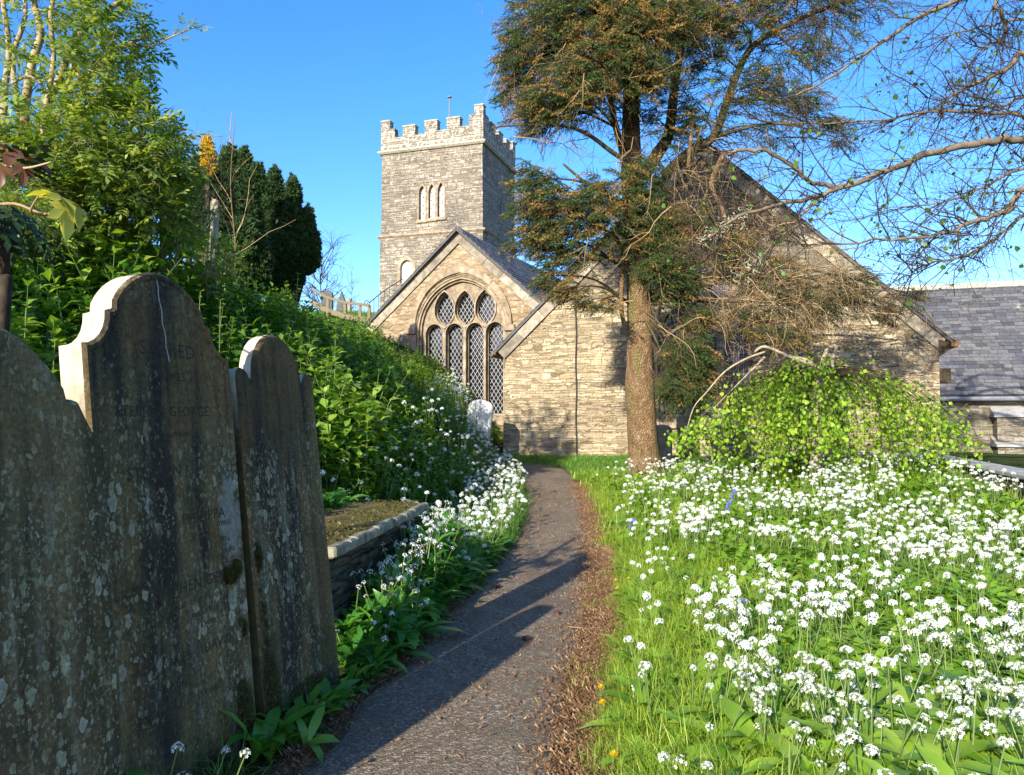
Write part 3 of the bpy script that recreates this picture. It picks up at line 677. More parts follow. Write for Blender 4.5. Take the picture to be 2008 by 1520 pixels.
# coping and slates
for a, b, nm in ((el, (ax, az), 'coping'), (er, (ax, az), 'coping')):
    t = Vector((b[0]-a[0], b[1]-a[1])).normalized(); nn = Vector((-t.y, t.x)) if a[0] < b[0] else Vector((t.y, -t.x))
    off = -.14
    a_ = (a[0]+nn.x*off, a[1]+nn.y*off); b_ = (b[0]+nn.x*off-(.0), b[1]+nn.y*off)
    rake(a_, b_, 6, .27, B1-.05, B1+.3, M['coping'], nm, church)
sl1 = math.hypot(ax-el[0], az-el[1]); tilt = .045
for sx in (1, -1):
    e = (er if sx > 0 else el)
    vdir = Vector((ax-e[0], 0, az-e[1])).normalized()
    u = Vector((0, 1, tilt)).normalized(); vv = (vdir-u*vdir.dot(u)).normalized(); nn = u.cross(vv)*(-1 if sx > 0 else 1)
    if nn.z < 0: nn = -nn
    o_ = Vector((e[0], B1-.10, e[1]+.02))-vv*.12
    r1 = slates('roof', o_, u, vv, nn, 12.5, sl1+.12, .17, .27, M['slate_dark'], church)
mb = MB()
for i in range(22):
    y = B1-.1+i*.57; z = az+.055+tilt*(y-B1)-.035*math.sin(i/22*math.pi)*2
    mb.add([(ax-.16, y, z-.13), (ax, y, z+.03), (ax+.16, y, z-.13), (ax-.16, y+.56, z-.13+.02), (ax, y+.56, z+.05), (ax+.16, y+.56, z-.11)], [(0, 1, 4, 3), (1, 2, 5, 4), (0, 2, 1), (3, 4, 5)])
mb.build('ridge_tiles', M['slate_dark'], r1)

# --- second gable, coursed slate stone, to the right
GW = 9.65; g_ap = (GW/2, 7.88); g_l = (-.16, 3.12); g_r = (GW+.16, 3.12)
win2 = dict(c=4.87, hw=1.05, zb=1.45, zs=3.75, za=5.15)
mb = MB(); mb.plate([(0, -.3), (GW, -.3), (GW, 3.2), (g_ap[0], g_ap[1]-.1), (0, 3.2)], [offset_open(d=.1, **win2)], 0, .6)
wall2 = mb.build('gable_wall', M['wall_slate'], church); wall2['label'] = 'cream coursed slate-stone gable wall with the dark cable'
mb = MB(); mb.box(0, .6, .602, 14, -.3, 3.1); mb.box(GW-.6, GW, .602, 14, -.3, 3.1); mb.build('side_wall', M['wall_grey'], church)
wf = MB(); wf.plate(offset_open(d=.11, **win2), [offset_open(d=.0, **win2)], -.02, .3)
w2 = wf.build('arched_window', M['dressed'], church); w2['label'] = 'blue glazed pointed window behind wire guards'
cen2 = [4.87-.70, 4.87, 4.87+.70]
tr = MB(); tr.plate(offset_open(d=.02, **win2), [opening(c, .26, 1.52, 3.55, 4.0, 6) for c in cen2]+[vesica(c, .26, 3.98, 4.25, 4.45, 4.75, 6) for c in (4.52, 5.22)], .12, .28)
tr.build('tracery', M['dressed'], w2)
mb = MB(); mb.plate(offset_open(d=-.02, **win2), [], .30, .32); mb.build('glass', M['glass_blue'], w2)
lattice(offset_open(d=-.03, **win2), .11, .16, .008, .085, .095, False).build('wire_guard', M['guard'], w2)
mb = MB(); mb.box(3.6, 6.15, -.08, .1, 1.2, 1.34, None, 0, .02); mb.build('sill', M['dressed'], w2)
for a in (g_l, g_r):
    t = Vector((g_ap[0]-a[0], g_ap[1]-a[1])).normalized(); nn = Vector((-t.y, t.x)) if a[0] < g_ap[0] else Vector((t.y, -t.x))
    a_ = (a[0]-nn.x*.15, a[1]-nn.y*.15); b_ = (g_ap[0]-nn.x*.15, g_ap[1]-nn.y*.15)
    rake(a_, b_, 9, .29, -.055, .4, M['coping'], 'coping', church)
    vdir = Vector((t.x, 0, t.y)); u = Vector((0, 1, 0)); n_ = u.cross(vdir); n_ = -n_ if n_.z < 0 else n_
    ln = math.hypot(g_ap[0]-a[0], g_ap[1]-a[1])
    r2 = slates('roof', Vector((a[0], -.11, a[1]+.02))-vdir*.22, u, vdir, n_, 13.5, ln+.22, .2, .32, M['slate_dark'], church)
mb = MB()
for i in range(24):
    y = -.12+i*.57; z = g_ap[1]+.05
    mb.add([(g_ap[0]-.16, y, z-.13), (g_ap[0], y, z+.03), (g_ap[0]+.16, y, z-.13), (g_ap[0]-.16, y+.56, z-.13), (g_ap[0], y+.56, z+.05), (g_ap[0]+.16, y+.56, z-.13)], [(0, 1, 4, 3), (1, 2, 5, 4), (0, 2, 1), (3, 4, 5)])
mb.build('ridge_tiles', M['slate_dark'], r2)
mb = MB(); mb.box(-.30, -.17, -.10, 13, 3.0, 3.10, None, 0, .02); mb.build('gutter', M['rust'], church)
mb = MB(); mb.box(GW+.20, GW+.34, -.16, 13, 2.92, 3.04, None, 0, .02); mb.build('gutter', M['rust'], church)
mb = MB(); mb.add([(GW-.02, -.06, 3.10), (GW+.32, -.06, 2.98), (GW-.02, -.06, 2.72), (GW-.02, .5, 3.10), (GW+.32, .5, 2.98), (GW-.02, .5, 2.72)], [(0, 2, 1), (3, 4, 5), (0, 1, 4, 3), (1, 2, 5, 4), (2, 0, 3, 5)]); mb.box(GW+.002, GW+.26, .2, .7, 2.2, 2.5); mb.build('eave_bracket', M['bark_dark'], church)
mb = MB(); mb.tube([(1.86+.012*math.sin(i*1.3), -.03, .4+i*.28) for i in range(19)], .017, 5); mb.build('lightning_cable', M['iron'], church)
# --- south wing with the long slate roof
wx0, wy0 = GW-1.2, 4.5; Wl = 16
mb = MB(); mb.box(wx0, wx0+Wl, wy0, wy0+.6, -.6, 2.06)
wing = mb.build('wing_wall', M['wall_grey'], church); wing['label'] = 'low grey stone wall under the long slate roof'
ev, rg = (wy0-.22, 2.02), (wy0+3.0, 5.34)
vd = Vector((0, rg[0]-ev[0], rg[1]-ev[1])); ln = vd.length; vd.normalize()
rw = slates('roof', Vector((wx0, ev[0], ev[1])), Vector((1, 0, 0)), vd, Vector((0, -vd.z, vd.y)), Wl, ln, .142, .26, M['slate'], church)
rw['label'] = 'long blue-grey slate roof with lichen patches'
mb = MB(); mb.add([(wx0, rg[0], rg[1]), (wx0+Wl, rg[0], rg[1]), (wx0+Wl, rg[0]+3.2, 2), (wx0, rg[0]+3.2, 2)], [(0, 1, 2, 3)]); mb.build('roof_back', M['slate_dark'], rw)
mb = MB(); x = wx0
while x < wx0+Wl:
    l_ = random.uniform(.35, .5); z = rg[1]
    mb.add([(x, rg[0]-.14, z-.10), (x, rg[0], z+.075), (x, rg[0]+.14, z-.10), (x+l_-.01, rg[0]-.14, z-.10), (x+l_-.01, rg[0], z+.075), (x+l_-.01, rg[0]+.14, z-.10)], [(0, 3, 4, 1), (1, 4, 5, 2), (0, 1, 2), (3, 5, 4)]); x += l_
mb.build('ridge_tiles', M['lichcap'], rw)
mb = MB(); mb.tube([(wx0, wy0-.27, 1.93), (wx0+Wl, wy0-.27, 1.93)], .06, 8); mb.build('gutter', M['pole'], church)
bx = GW+2.05
mb = MB()
mb.box(bx, bx+.68, wy0-.55, wy0-.002, -.6, .75); mb.box(bx+.03, bx+.66, wy0-.42, wy0-.002, .752, 1.5)
but = mb.build('buttress', M['wall_grey'], church)
for z0, z1, d in ((.72, .98, .62), (1.46, 1.74, .48)):
    mb = MB(); mb.add([(bx-.04, wy0-d, z0), (bx+.72, wy0-d, z0), (bx+.72, wy0, z0), (bx-.04, wy0, z0), (bx-.04, wy0-d, z0+.05), (bx+.72, wy0-d, z0+.05), (bx+.72, wy0-.02, z1), (bx-.04, wy0-.02, z1)], [(3, 2, 1, 0), (4, 5, 6, 7), (0, 1, 5, 4), (1, 2, 6, 5), (2, 3, 7, 6), (3, 0, 4, 7)])
    mb.build('weathering_slab', M['grave_grey'], but)

# --- tower
TW, TD = 5.42, 4.96
tob = Vector((-36*57/1500, 36, 0))-L2
tx, ty = tob.dot(E1), tob.dot(E2)
def tower_part(mb, name, mat, parent, **kw): return mb.build(name, mat, parent, **kw)
bel = [(-3.17, .165), (-2.66, .165), (-2.18, .165)]
holes = [opening(c, h, 11.05+.03*i, 12.35, 12.72+.03*i, 5) for i, (c, h) in enumerate(bel)]
lowin = opening(-3.96, .36, 7.95, 8.75, 9.12, 8)
mb = MB()
mb.plate([(-TW, 4), (0, 4), (0, 10.32), (-TW, 10.32)], [lowin], -.06, .5)
mb.plate([(-TW+.02, 10.32), (-.02, 10.32), (-.05, 14.56), (-TW+.05, 14.56)], holes, 0, .5)
# side and back walls
mb.box(-.5, .06, .501, TD-.001, 4, 10.32); mb.box(-TW-.06, -TW+.5, .501, TD, 4, 10.32); mb.box(-TW+.5, -.5, TD-.5, TD, 4, 14.5)
slit = [(2.58, 11.2), (2.74, 11.2), (2.74, 12.3), (2.58, 12.3)]
m2 = MB(); m2.plate([(.5, 10.32), (TD, 10.32), (TD-.03, 14.56), (.5, 14.56)], [slit], 0, .45)
mb.add([(-.03-q[1], q[0], q[2]) for q in m2.v], [f[::-1] for f in m2.f], .5)
mb.box(-TW+.03, -TW+.45, .501, TD, 10.32, 14.56)
tower = mb.build('tower', M['wall_tower'], church, fixn=True); tower.location = (tx, ty, 0)
tower['label'] = 'square battlemented bell tower'
mb = MB(); mb.box(-.38, -.36, 2.4, 2.9, 11.1, 12.4)
for i in range(9): mb.box(-.2, -.05, 2.57, 2.75, 11.22+i*.12, 11.25+i*.12)
mb.build('slit_window', M['dark'], tower)
def course_ring(z, d, h, name, mat):
    mb = MB(); x0, x1, y0, y1 = -TW-.02, .02, -.02, TD+.02
    prof = [(d*.35, z-h/2), (d, z-h*.1), (d*.9, z+h*.15), (-.02, z+h/2)]
    vs = []
    for o_, zz in prof: vs += [(x0-o_, y0-o_, zz), (x1+o_, y0-o_, zz), (x1+o_, y1+o_, zz), (x0-o_, y1+o_, zz)]
    n = len(prof); fs = [(i*4+k, i*4+(k+1) % 4, (i+1)*4+(k+1) % 4, (i+1)*4+k) for i in range(n-1) for k in range(4)]
    fs += [(3, 2, 1, 0), tuple(range((n-1)*4, n*4))]
    mb.add(vs, fs); return mb.build(name, mat, tower)
course_ring(10.34, .13, .2, 'string_course', M['dressed'])
course_ring(14.58, .13, .22, 'string_course', M['lichcap'])
# parapet
zE = 15.3
def par_outline(L_, mer, c0, c1):
    p = [(0, 14.66)]; p += [(L_, 14.66)]
    top = [(0, c0[0][1])]
    return p
front = [(-TW, 14.66), (0, 14.66), (0, 16.30), (-.45, 16.30), (-.45, 15.96), (-.73, 15.90), (-.73, zE+.12), (-1.20, zE+.12), (-1.20, 15.84), (-1.88, 15.84), (-1.88, zE+.06),
         (-2.38, zE+.06), (-2.38, 15.83), (-3.04, 15.83), (-3.04, zE), (-3.56, zE), (-3.56, 15.72), (-4.22, 15.72), (-4.22, zE-.02), (-4.66, zE-.02), (-4.66, 15.74), (-4.93, 15.74), (-4.93, 16.10), (-TW, 16.10)]
pb = MB(); pb.plate(front[::-1] if False else front, [], -.02, .34)
side = [(.36, 14.66), (TD, 14.66), (TD, 16.05), (TD-.45, 16.05), (TD-.45, zE), (TD-.95, zE), (TD-.95, 15.80), (TD-1.55, 15.80), (TD-1.55, zE), (TD-2.1, zE), (TD-2.1, 15.82), (TD-2.75, 15.82), (TD-2.75, zE), (TD-3.3, zE), (TD-3.3, 15.84), (TD-3.9, 15.84), (TD-3.9, zE), (.75, zE), (.75, 15.95), (.36, 15.98)]
m2 = MB(); m2.plate(side, [], 0, .36)
pb.add([(.02-q[1], q[0], q[2]) for q in m2.v], m2.f, .5); pb.add([(-TW+.34-q[1], q[0], q[2]) for q in m2.v], m2.f, .4)
pb.box(-TW+.36, -.36, TD-.36, TD, 14.66, 15.5)
par = pb.build('parapet', M['wall_parapet'], tower, fixn=True)
caps = [(-.47, .03, 16.30), (-1.91, -1.17, 15.84), (-3.07, -2.35, 15.83), (-4.25, -3.53, 15.72), (-TW-.03, -4.91, 16.10)]
for a, b, z in caps:
    c = MB(); c.box(a, b, -.06, .38, z, z+.09, None, 0, .025); c.build('merlon_cap', M['lichcap'], par)
for a, b, z in ((TD-.47, TD+.03, 16.05), (TD-1.58, TD-.92, 15.80), (TD-2.78, TD-2.07, 15.82), (TD-3.93, TD-3.27, 15.84)):
    c = MB(); c.box(-.37, .06, a, b, z, z+.09, None, 0, .025); c.build('merlon_cap', M['lichcap'], par)
mb = MB(); mb.box(-TW+.4, -.4, .4, TD-.4, 14.6, 14.7); mb.build('roof', M['slate_dark'], tower)
fp = MB(); fp.tube([(-2.75, 2.4, 14.7), (-2.75, 2.4, 17.95)], [.05, .035], 8); fp.tube([(-2.75, 2.4, 17.95), (-2.75, 2.4, 17.99), (-2.75, 2.4, 18.05), (-2.75, 2.4, 18.1)], [.03, .12, .12, .03], 8)
fp.build('flagpole', M['pole'], tower)
for i, (c, h) in enumerate(bel):
    z0 = 11.05+.03*i
    fr = MB(); fr.plate(opening(c, h+.085, z0-.05, 12.36, 12.84+.03*i, 5), [opening(c, h, z0, 12.35, 12.72+.03*i, 5)], -.03, .3)
    fr.box(c-h-.12, c+h+.12, -.09, .1, z0-.17, z0-.051, None, 0, .015)
    bw = fr.build('belfry_window', M['dressed'], tower)
    hl = []
    for r in range(7):
        z = z0+.12+r*.2
        if r % 2 == 0: hl += [[(c-.09+q*.18+.028*math.cos(a), z+.04*math.sin(a)) for a in np.linspace(0, 2*math.pi, 7)[:-1]] for q in (0, 1)]
        else: hl += [[(c+.045*math.cos(a), z+.06*math.sin(a)) for a in np.linspace(0, 2*math.pi, 5)[:-1]]]
    lv = MB(); lv.plate(opening(c, h+.03, z0-.02, 12.36, 12.70, 5), hl, .16, .2); lv.box(c-h, c+h, .3, .32, z0, 12.8, None, 1)
    lv.build('louvre', [M['louvre'], M['dark']], tower)
fr = MB(); fr.plate(opening(-3.96, .48, 7.9, 8.75, 9.26, 8), [opening(-3.96, .33, 7.95, 8.75, 9.10, 8)], -.10, .2)
lwf = fr.build('round_headed_window', M['dressed'], tower)
mb = MB(); mb.plate(opening(-3.96, .36, 7.95, 8.75, 9.11, 8), [], .05, .1); mb.bar([(-3.96, 7.95), (-3.96, 9.1)], .05, .03, .049); mb.build('infill', M['pale_infill'], tower)

# ------------------------------------------------------------------ fence, railing, post on the hill
def rel(u, v, Y): return W(u, v, Y)
fence = empty('wooden_fence', W(690, 625, 29)); tag(fence, 'brown timber post and rail fence on the grassy hilltop beside the tower', 'fence')
fpos = [(612, 568, 33), (643, 584, 31.5), (677, 594, 30), (706, 597, 28.6), (724, 600, 27.4)]
tops = [W(*p) for p in fpos]; fl = fence.location
for p in tops[1:]:
    m = MB(); h = .95; m.box(p.x-fl.x-.055, p.x-fl.x+.055, p.y-fl.y-.05, p.y-fl.y+.05, p.z-fl.z-h-.6, p.z-fl.z+.03, None, 0, .01); m.build('fence_post', M['fence_wood'], fence)
for dz, hh in ((-.0, .05), (-.55, .11)):
    m = MB()
    for a, b in zip(tops[:-1], tops[1:]):
        a = a-fl; b = b-fl; y = -.053
        m.hexa([(a.x, a.y+y-.05, a.z+dz-hh), (b.x, b.y+y-.05, b.z+dz-hh), (b.x, b.y+y, b.z+dz-hh), (a.x, a.y+y, a.z+dz-hh), (a.x, a.y+y-.05, a.z+dz+hh), (b.x, b.y+y-.05, b.z+dz+hh), (b.x, b.y+y, b.z+dz+hh), (a.x, a.y+y, a.z+dz+hh)])
    m.build('rail', M['fence_wood'], fence)
p = W(417, 452, 10.6); g = float(T(p.x, p.y))
post = MB(); zt = W(417, 392, 10.6).z-g
prof = [(-.3, .062), (0, .06), (zt*.5, .058), (zt-.03, .06), (zt, .045)]
post.tube([(.01*i, 0, z) for i, (z, r) in enumerate(prof)], [r for z, r in prof], 9)
o = post.build('wooden_post', M['post_wood'], None, True); o.location = (p.x, p.y, g)
tag(o, 'round weathered wooden post standing in the nettles on top of the bank', 'post')
hr0 = W(728, 640, 30.5); hr = empty('handrail', hr0); tag(hr, 'thin black iron handrail climbing beside the tower foot', 'handrail')
P = [W(u, v, Y)-hr0 for u, v, Y in ((725, 618, 30), (724, 594, 30), (742, 579, 32), (764, 563, 34), (790, 547, 36))]
m = MB(); m.tube([P[1], P[2], P[3], P[4]], .022, 6)
cu = [P[1]+Vector((.11*math.cos(a)*(1-a/9)-.11, 0, .11*math.sin(a)*(1-a/9))) for a in np.linspace(0, 7, 14)]
m.tube(cu, .018, 5); m.build('rail', M['iron'], hr, True)
for q in (P[1], P[1].lerp(P[2], .5), P[2], P[2].lerp(P[3], .5), P[3]):
    m = MB(); m.tube([q, q-Vector((0, 0, 1.0))], .014, 5); m.build('baluster', M['iron'], hr)

# ------------------------------------------------------------------ headstones
ROW = math.atan2(.964, .267); NRM = Vector((.964, -.267, 0)); DIR = Vector((.267, .964, 0))
def inset(poly, d):
    n = len(poly); out = []
    for i in range(n):
        a, b, c = Vector(poly[i-1]), Vector(poly[i]), Vector(poly[(i+1) % n])
        t1 = (b-a).normalized(); t2 = (c-b).normalized()
        n1 = Vector((-t1.y, t1.x)); n2 = Vector((-t2.y, t2.x)); m = (n1+n2)
        m = m/max(.35, m.length_squared)*2 if m.length > 1e-6 else n1
        m = m*.5*1.0
        k = m.normalized()*min(2.0, 1/max(.4, m.normalized().dot(n1))) if m.length > 1e-6 else n1
        out.append((b.x+k.x*d, b.y+k.y*d))
    return out
def loft(mb, loops, mi=None):
    """loops: list of (outline, y); outlines share their vertex count; caps at both ends"""
    n = len(loops[0][0]); vs = [(p[0], y, p[1]) for o, y in loops for p in o]
    for j in range(len(loops)-1):
        fs = [(j*n+i, j*n+(i+1) % n, (j+1)*n+(i+1) % n, (j+1)*n+i) for i in range(n)]
        mb_f = fs; b = len(mb.v)
        if j == 0: mb.add(vs, [], .5); base = b
        for f in fs: mb.f.append(tuple(i+base for i in f)); mb.r.append(.5); mb.m.append(mi[j] if mi else 0)
    for o, y, j, rev in ((loops[0][0], loops[0][1], 0, False), (loops[-1][0], loops[-1][1], len(loops)-1, True)):
        tr = geometry.tessellate_polygon([[Vector((p[0], p[1], 0)) for p in o]])
        for t in tr:
            a, b_, c = [o[i] for i in t]; cr = (b_[0]-a[0])*(c[1]-a[1])-(b_[1]-a[1])*(c[0]-a[0])
            if (cr < 0) != rev: t = (t[0], t[2], t[1])
            mb.f.append(tuple(base+j*n+i for i in t)); mb.r.append(.5); mb.m.append(0)
def arc(cx, cz, r, a0, a1, n): return [(cx+r*math.cos(R(a0+(a1-a0)*i/n)), cz+r*math.sin(R(a0+(a1-a0)*i/n))) for i in range(n+1)]
def headstone(name, label, group, outline, t, corner, lean, mats, rim=True, pz=1.7, z0=0.0):
    """outline in (x along the row, z); corner = world point of the front face at x=0"""
    mb = MB()
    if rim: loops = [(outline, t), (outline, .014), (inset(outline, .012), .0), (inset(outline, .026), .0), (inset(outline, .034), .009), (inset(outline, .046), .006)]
    else: loops = [(outline, t), (outline, .02), (inset(outline, .012), .004), (inset(outline, .02), .0)]
    loops = loops[::-1]
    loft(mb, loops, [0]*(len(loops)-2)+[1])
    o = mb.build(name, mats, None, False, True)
    base = Vector((corner.x, corner.y, z0))+NRM*(math.tan(lean)*(pz-z0))
    o.location = base; o.rotation_euler = Matrix.Rotation(ROW, 3, 'Z').to_euler() if lean == 0 else (Matrix.Rotation(ROW, 3, 'Z')@Matrix.Rotation(-lean, 3, 'X')).to_euler()
    tag(o, label, 'headstone', group); return o
GRP = 'old headstones in a row beside the path'
def sh_outline(w, z0, zs, zstep, ztop, sx, r_in, n=10):
    """shouldered stone: quarter-round scoops up to a step, then a round top; symmetric about w/2"""
    half = [(w, z0), (w, zs)]
    half += [(w-(sx)*(1-math.cos(a)) if False else w-sx+sx*math.cos(a)-0*a, zs+(zstep-zs)*math.sin(a)) for a in []]
    for i in range(1, 7):   # concave scoop
        a = math.pi/2*i/6; half.append((w-sx*math.sin(a), zs+(zstep-zs)*(1-math.cos(a))))
    half.append((w-sx-.035, zstep+.012)); half.append((w-sx-.04, zstep+.045))
    hw = w/2-sx-.04; h = ztop-zstep-.045; rr = (hw*hw+h*h)/(2*h); a0 = math.asin(min(1, hw/rr))
    for i in range(1, n+1):
        a = a0*(1-i/n); half.append((w/2+rr*math.sin(a), ztop-rr+rr*math.cos(a)))
    left = [(w-x, z) for x, z in half[::-1][1:]]
    return half+left
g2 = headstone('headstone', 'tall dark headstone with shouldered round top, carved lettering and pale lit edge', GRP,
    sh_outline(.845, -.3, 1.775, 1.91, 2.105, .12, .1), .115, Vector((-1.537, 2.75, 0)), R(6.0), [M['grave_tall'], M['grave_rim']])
def o3(w=.69, z0=-.3):
    half = [(w, z0), (w, 1.70)]
    half += arc(w-.045, 1.70, .045, 0, 150, 5)[1:]                    # small round ear
    half += [(w-.105, 1.685), (w-.125, 1.70)]
    hw = w/2-.125; half += [(w/2+hw*math.cos(a), 1.70+.235*math.sin(a)) for a in np.linspace(.12, math.pi/2, 9)]
    return half+[(w-x, z) for x, z in half[::-1][1:]]
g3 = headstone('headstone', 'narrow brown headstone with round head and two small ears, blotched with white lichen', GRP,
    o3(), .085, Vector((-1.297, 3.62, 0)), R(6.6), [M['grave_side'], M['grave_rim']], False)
def o1(w=.80, z0=-.5):
    q = [(0, z0), (0, 1.395), (.02, 1.425), (.045, 1.46), (.075, 1.515), (.095, 1.555), (.118, 1.562), (.142, 1.564), (.15, 1.60), (.175, 1.635), (.21, 1.675), (.25, 1.712), (.30, 1.752), (.35, 1.775), (.40, 1.783)]
    half = [(w-x, z) for x, z in q]
    return half+[(w-x, z) for x, z in half[::-1][1:]]
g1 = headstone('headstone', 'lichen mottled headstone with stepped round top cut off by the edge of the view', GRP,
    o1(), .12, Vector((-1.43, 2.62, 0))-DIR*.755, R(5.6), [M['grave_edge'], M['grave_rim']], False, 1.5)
shade_stone = headstone('headstone', 'added headstone out of view at the near end of the row, shading the path', GRP,
    sh_outline(.80, -.4, 1.50, 1.62, 1.82, .115, .1), .12, Vector((-1.43, 2.62, 0))-DIR*1.72, R(4), [M['grave_edge'], M['grave_rim']])  # unseen stone added so its shadow falls on the near path

def letters(txt, size, x, z, parent, spread=1.0, name='inscription'):
    cu = bpy.data.curves.new('inscription', 'FONT'); cu.body = txt; cu.size = size; cu.align_x = 'CENTER'; cu.extrude = .0012; cu.resolution_u = 2; cu.space_character = spread
    t = bpy.data.objects.new('inscription', cu); COL.objects.link(t)
    dg = bpy.context.evaluated_depsgraph_get(); me = bpy.data.meshes.new_from_object(t.evaluated_get(dg))
    bpy.data.objects.remove(t)
    me.transform(Matrix.Translation((x, .0062, z))@Matrix.Rotation(math.pi/2, 4, 'X')); me.materials.clear(); me.materials.append(M['letters'])
    o = bpy.data.objects.new(name, me); link(o, parent); return o
for txt, size, x, z in (('SACRED', .085, .42, 1.755), ('TO', .035, .40, 1.70), ('JAMES', .05, .44, 1.655), ('STEPHEN GEORGE', .062, .38, 1.505), ('OF THIS PARISH', .03, .40, 1.42), ('STEPHEN', .07, .30, 1.26),
                        ('PHILIPPA', .066, .56, 1.055), ('DYING', .03, .68, 1.02), ('STILL', .03, .68, .95), ('LEWIS', .03, .70, .90), ('STEPHEN GEORGE', .066, .52, .785), ('ALSO OF THE ABOVE', .03, .50, .725), ('AUGUST 18', .032, .52, .67), ('LEWIS', .032, .54, .62),
                        ('IN', .03, .28, .60), ('JONES    DAVID', .058, .47, .515), ('BORN', .045, .33, .42), ('AGED 57 YEARS', .034, .46, .345)):
    letters(txt, size, x*1.055, z, g2, 1.08)
mb = MB(); pts = [(.40+.004*math.sin(i*1.9)+i*.0035, .0045, 2.075-i*.031) for i in range(12)]
mb.tube(pts, .0022, 4); mb.build('crack', M['crack'], g2)
# cushions of moss in the joints
def moss(parent, spots, name='moss'):
    mb = MB(); m_ = MB()
    b = Bulk(); tf = MB()
    for i in range(7):
        a = i*2.4; tf.add([(.004*math.cos(a), 0, .004*math.sin(a)), (.006*math.cos(a+1), 0, .006*math.sin(a+1)), (.012*math.cos(a+.4), -.013, .012*math.sin(a+.4))], [(0, 1, 2)])
    tt = tf.tmpl()
    for (x, z, rx, rz, dy, n) in spots:
        r = np.sqrt(rng.random(n)); a = rng.random(n)*6.28
        P = np.stack([x+rx*r*np.cos(a), dy-.022*(1-r*r)+.004, z+rz*r*np.sin(a)], 1)
        b.add(tt, P, rotm(rng.uniform(-.6, .6, n), rng.uniform(-.6, .6, n), rng.random(n)*6), rng.uniform(.5, 1.1, n))
    return b.build(name, M['moss'], parent, False)
moss(g2, [(.77, .82, .03, .035, .0, 260), (.71, .80, .02, .035, 0, 140), (.74, .79, .02, .03, 0, 140), (.78, .55, .012, .05, 0, 80), (.76, .17, .05, .16, 0, 420), (.35, .06, .3, .05, 0, 300)])
moss(g3, [(.02, .84, .018, .07, .0, 150), (.05, .2, .06, .17, 0, 420), (.36, .12, .2, .06, 0, 500), (.02, .5, .01, .2, 0, 120)])

# chest tomb beside the path
ct = W(652, 1072, 4.55); cz = .73
tdir = (W(836, 972, 6.85)-ct); tdir.z = 0; tl = tdir.length; tdir.normalize(); tang = math.atan2(tdir.y, tdir.x)
tomb = empty('chest_tomb', (ct.x, ct.y, 0), (0, 0, tang)); tag(tomb, 'low chest tomb with a mossy brown slab and decaying slate sides behind the narrow headstone', 'tomb')
mb = MB(); nx, ny = 30, 16; vs = []
sx0, sx1, sy0, sy1 = -.02, tl+.02, 0, 1.05
for j in range(ny+1):
    for i in range(nx+1):
        x = sx0+(sx1-sx0)*i/nx; y = sy0+(sy1-sy0)*j/ny
        vs.append((x, y, cz+.012*mnoise.noise((x*4, y*4, 1))+(-.015 if j in (0, ny) or i in (0, nx) else .0)))
mb.add(vs, [(j*(nx+1)+i, j*(nx+1)+i+1, (j+1)*(nx+1)+i+1, (j+1)*(nx+1)+i) for j in range(ny) for i in range(nx)], .5)
mb.build('slab', M['mossy'], tomb, True)
mb = MB(); x = sx0
while x < sx1:
    l_ = random.uniform(.1, .3); b = min(sx1, x+l_)
    mb.box(x, b, -.025+random.uniform(-.01, .008), .045, cz-.075, cz-.004+random.uniform(-.006, .006), None, 0, .012); x = b
mb.build('slab_edge', M['slab_edge'], tomb)
mb = MB(); mb.box(sx0+.05, sx1-.05, .09, sy1-.05, -.2, cz-.02)
z = -.05
while z < cz-.1:
    h = random.uniform(.04, .09); x = sx0+.05
    while x < sx1-.08:
        l_ = random.uniform(.15, .5); mb.box(x, min(sx1-.05, x+l_)-.01, random.uniform(.03, .075), .1, z, z+h-.008, None, 0, .006); x += l_
    z += h
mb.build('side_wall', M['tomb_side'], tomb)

# other stones
def slab_stone(name, label, cat, p, w_, h, t, rz, lx, ly, mat, top=.3, group=None, pointed=False):
    if pointed: out = [(w_/2, -.5), (w_/2, h*.6), (0, h), (-w_/2, h*.6), (-w_/2, -.5)]
    else:
        out = [(w_/2, -.4), (w_/2, h-w_*top)]+[(w_/2*math.cos(a), h-w_*top+w_*top*math.sin(a)) for a in np.linspace(.2, math.pi-.2, 9)]+[(-w_/2, h-w_*top), (-w_/2, -.4)]
    mb = MB(); loft(mb, [(inset(out, .02), 0), (out, .02), (out, t-.02), (inset(out, .02), t)])
    o = mb.build(name, mat, None, False, True); o.location = p; o.rotation_euler = (Matrix.Rotation(rz, 3, 'Z')@Matrix.Rotation(ly, 3, 'Y')@Matrix.Rotation(lx, 3, 'X')).to_euler()
    tag(o, label, cat, group); return o
p = W(934, 870, 17.6); slab_stone('headstone', 'pale grey slab leaning in the greenery against the gable under the lattice window', 'headstone', Vector((p.x-.03, p.y, .75)), .60, 1.14, .12, R(-16), R(-8), R(5), M['grave_white'], .33)
p = W(1297, 850, 15.9); slab_stone('headstone', 'small pale rounded headstone just behind the spruce trunk', 'headstone', Vector((p.x, p.y, .5)), .42, .82, .1, R(-18), R(-4), 0, M['coping'], .3)
p = W(669, 600, 36); slab_stone('headstone', 'grey headstone with a pointed top on the hilltop behind the fence', 'headstone', Vector((p.x, p.y, 5.7)), .55, W(669, 571, 36).z-5.7, .12, R(-18), 0, 0, M['grave_dark'], pointed=True)
p = W(640, 600, 37); slab_stone('headstone', 'broad grey headstone with a rounded top on the hilltop behind the fence', 'headstone', Vector((p.x, p.y, 5.7)), .62, W(640, 570, 37).z-5.7, .14, R(-18), 0, 0, M['grave_dark'], .3)
p = W(683, 600, 39); slab_stone('headstone', 'small buff headstone next to the pointed grey one on the hilltop', 'headstone', Vector((p.x, p.y, 5.8)), .22, W(683, 586, 39).z-5.8, .12, R(-18), 0, 0, M['coping'], .15)
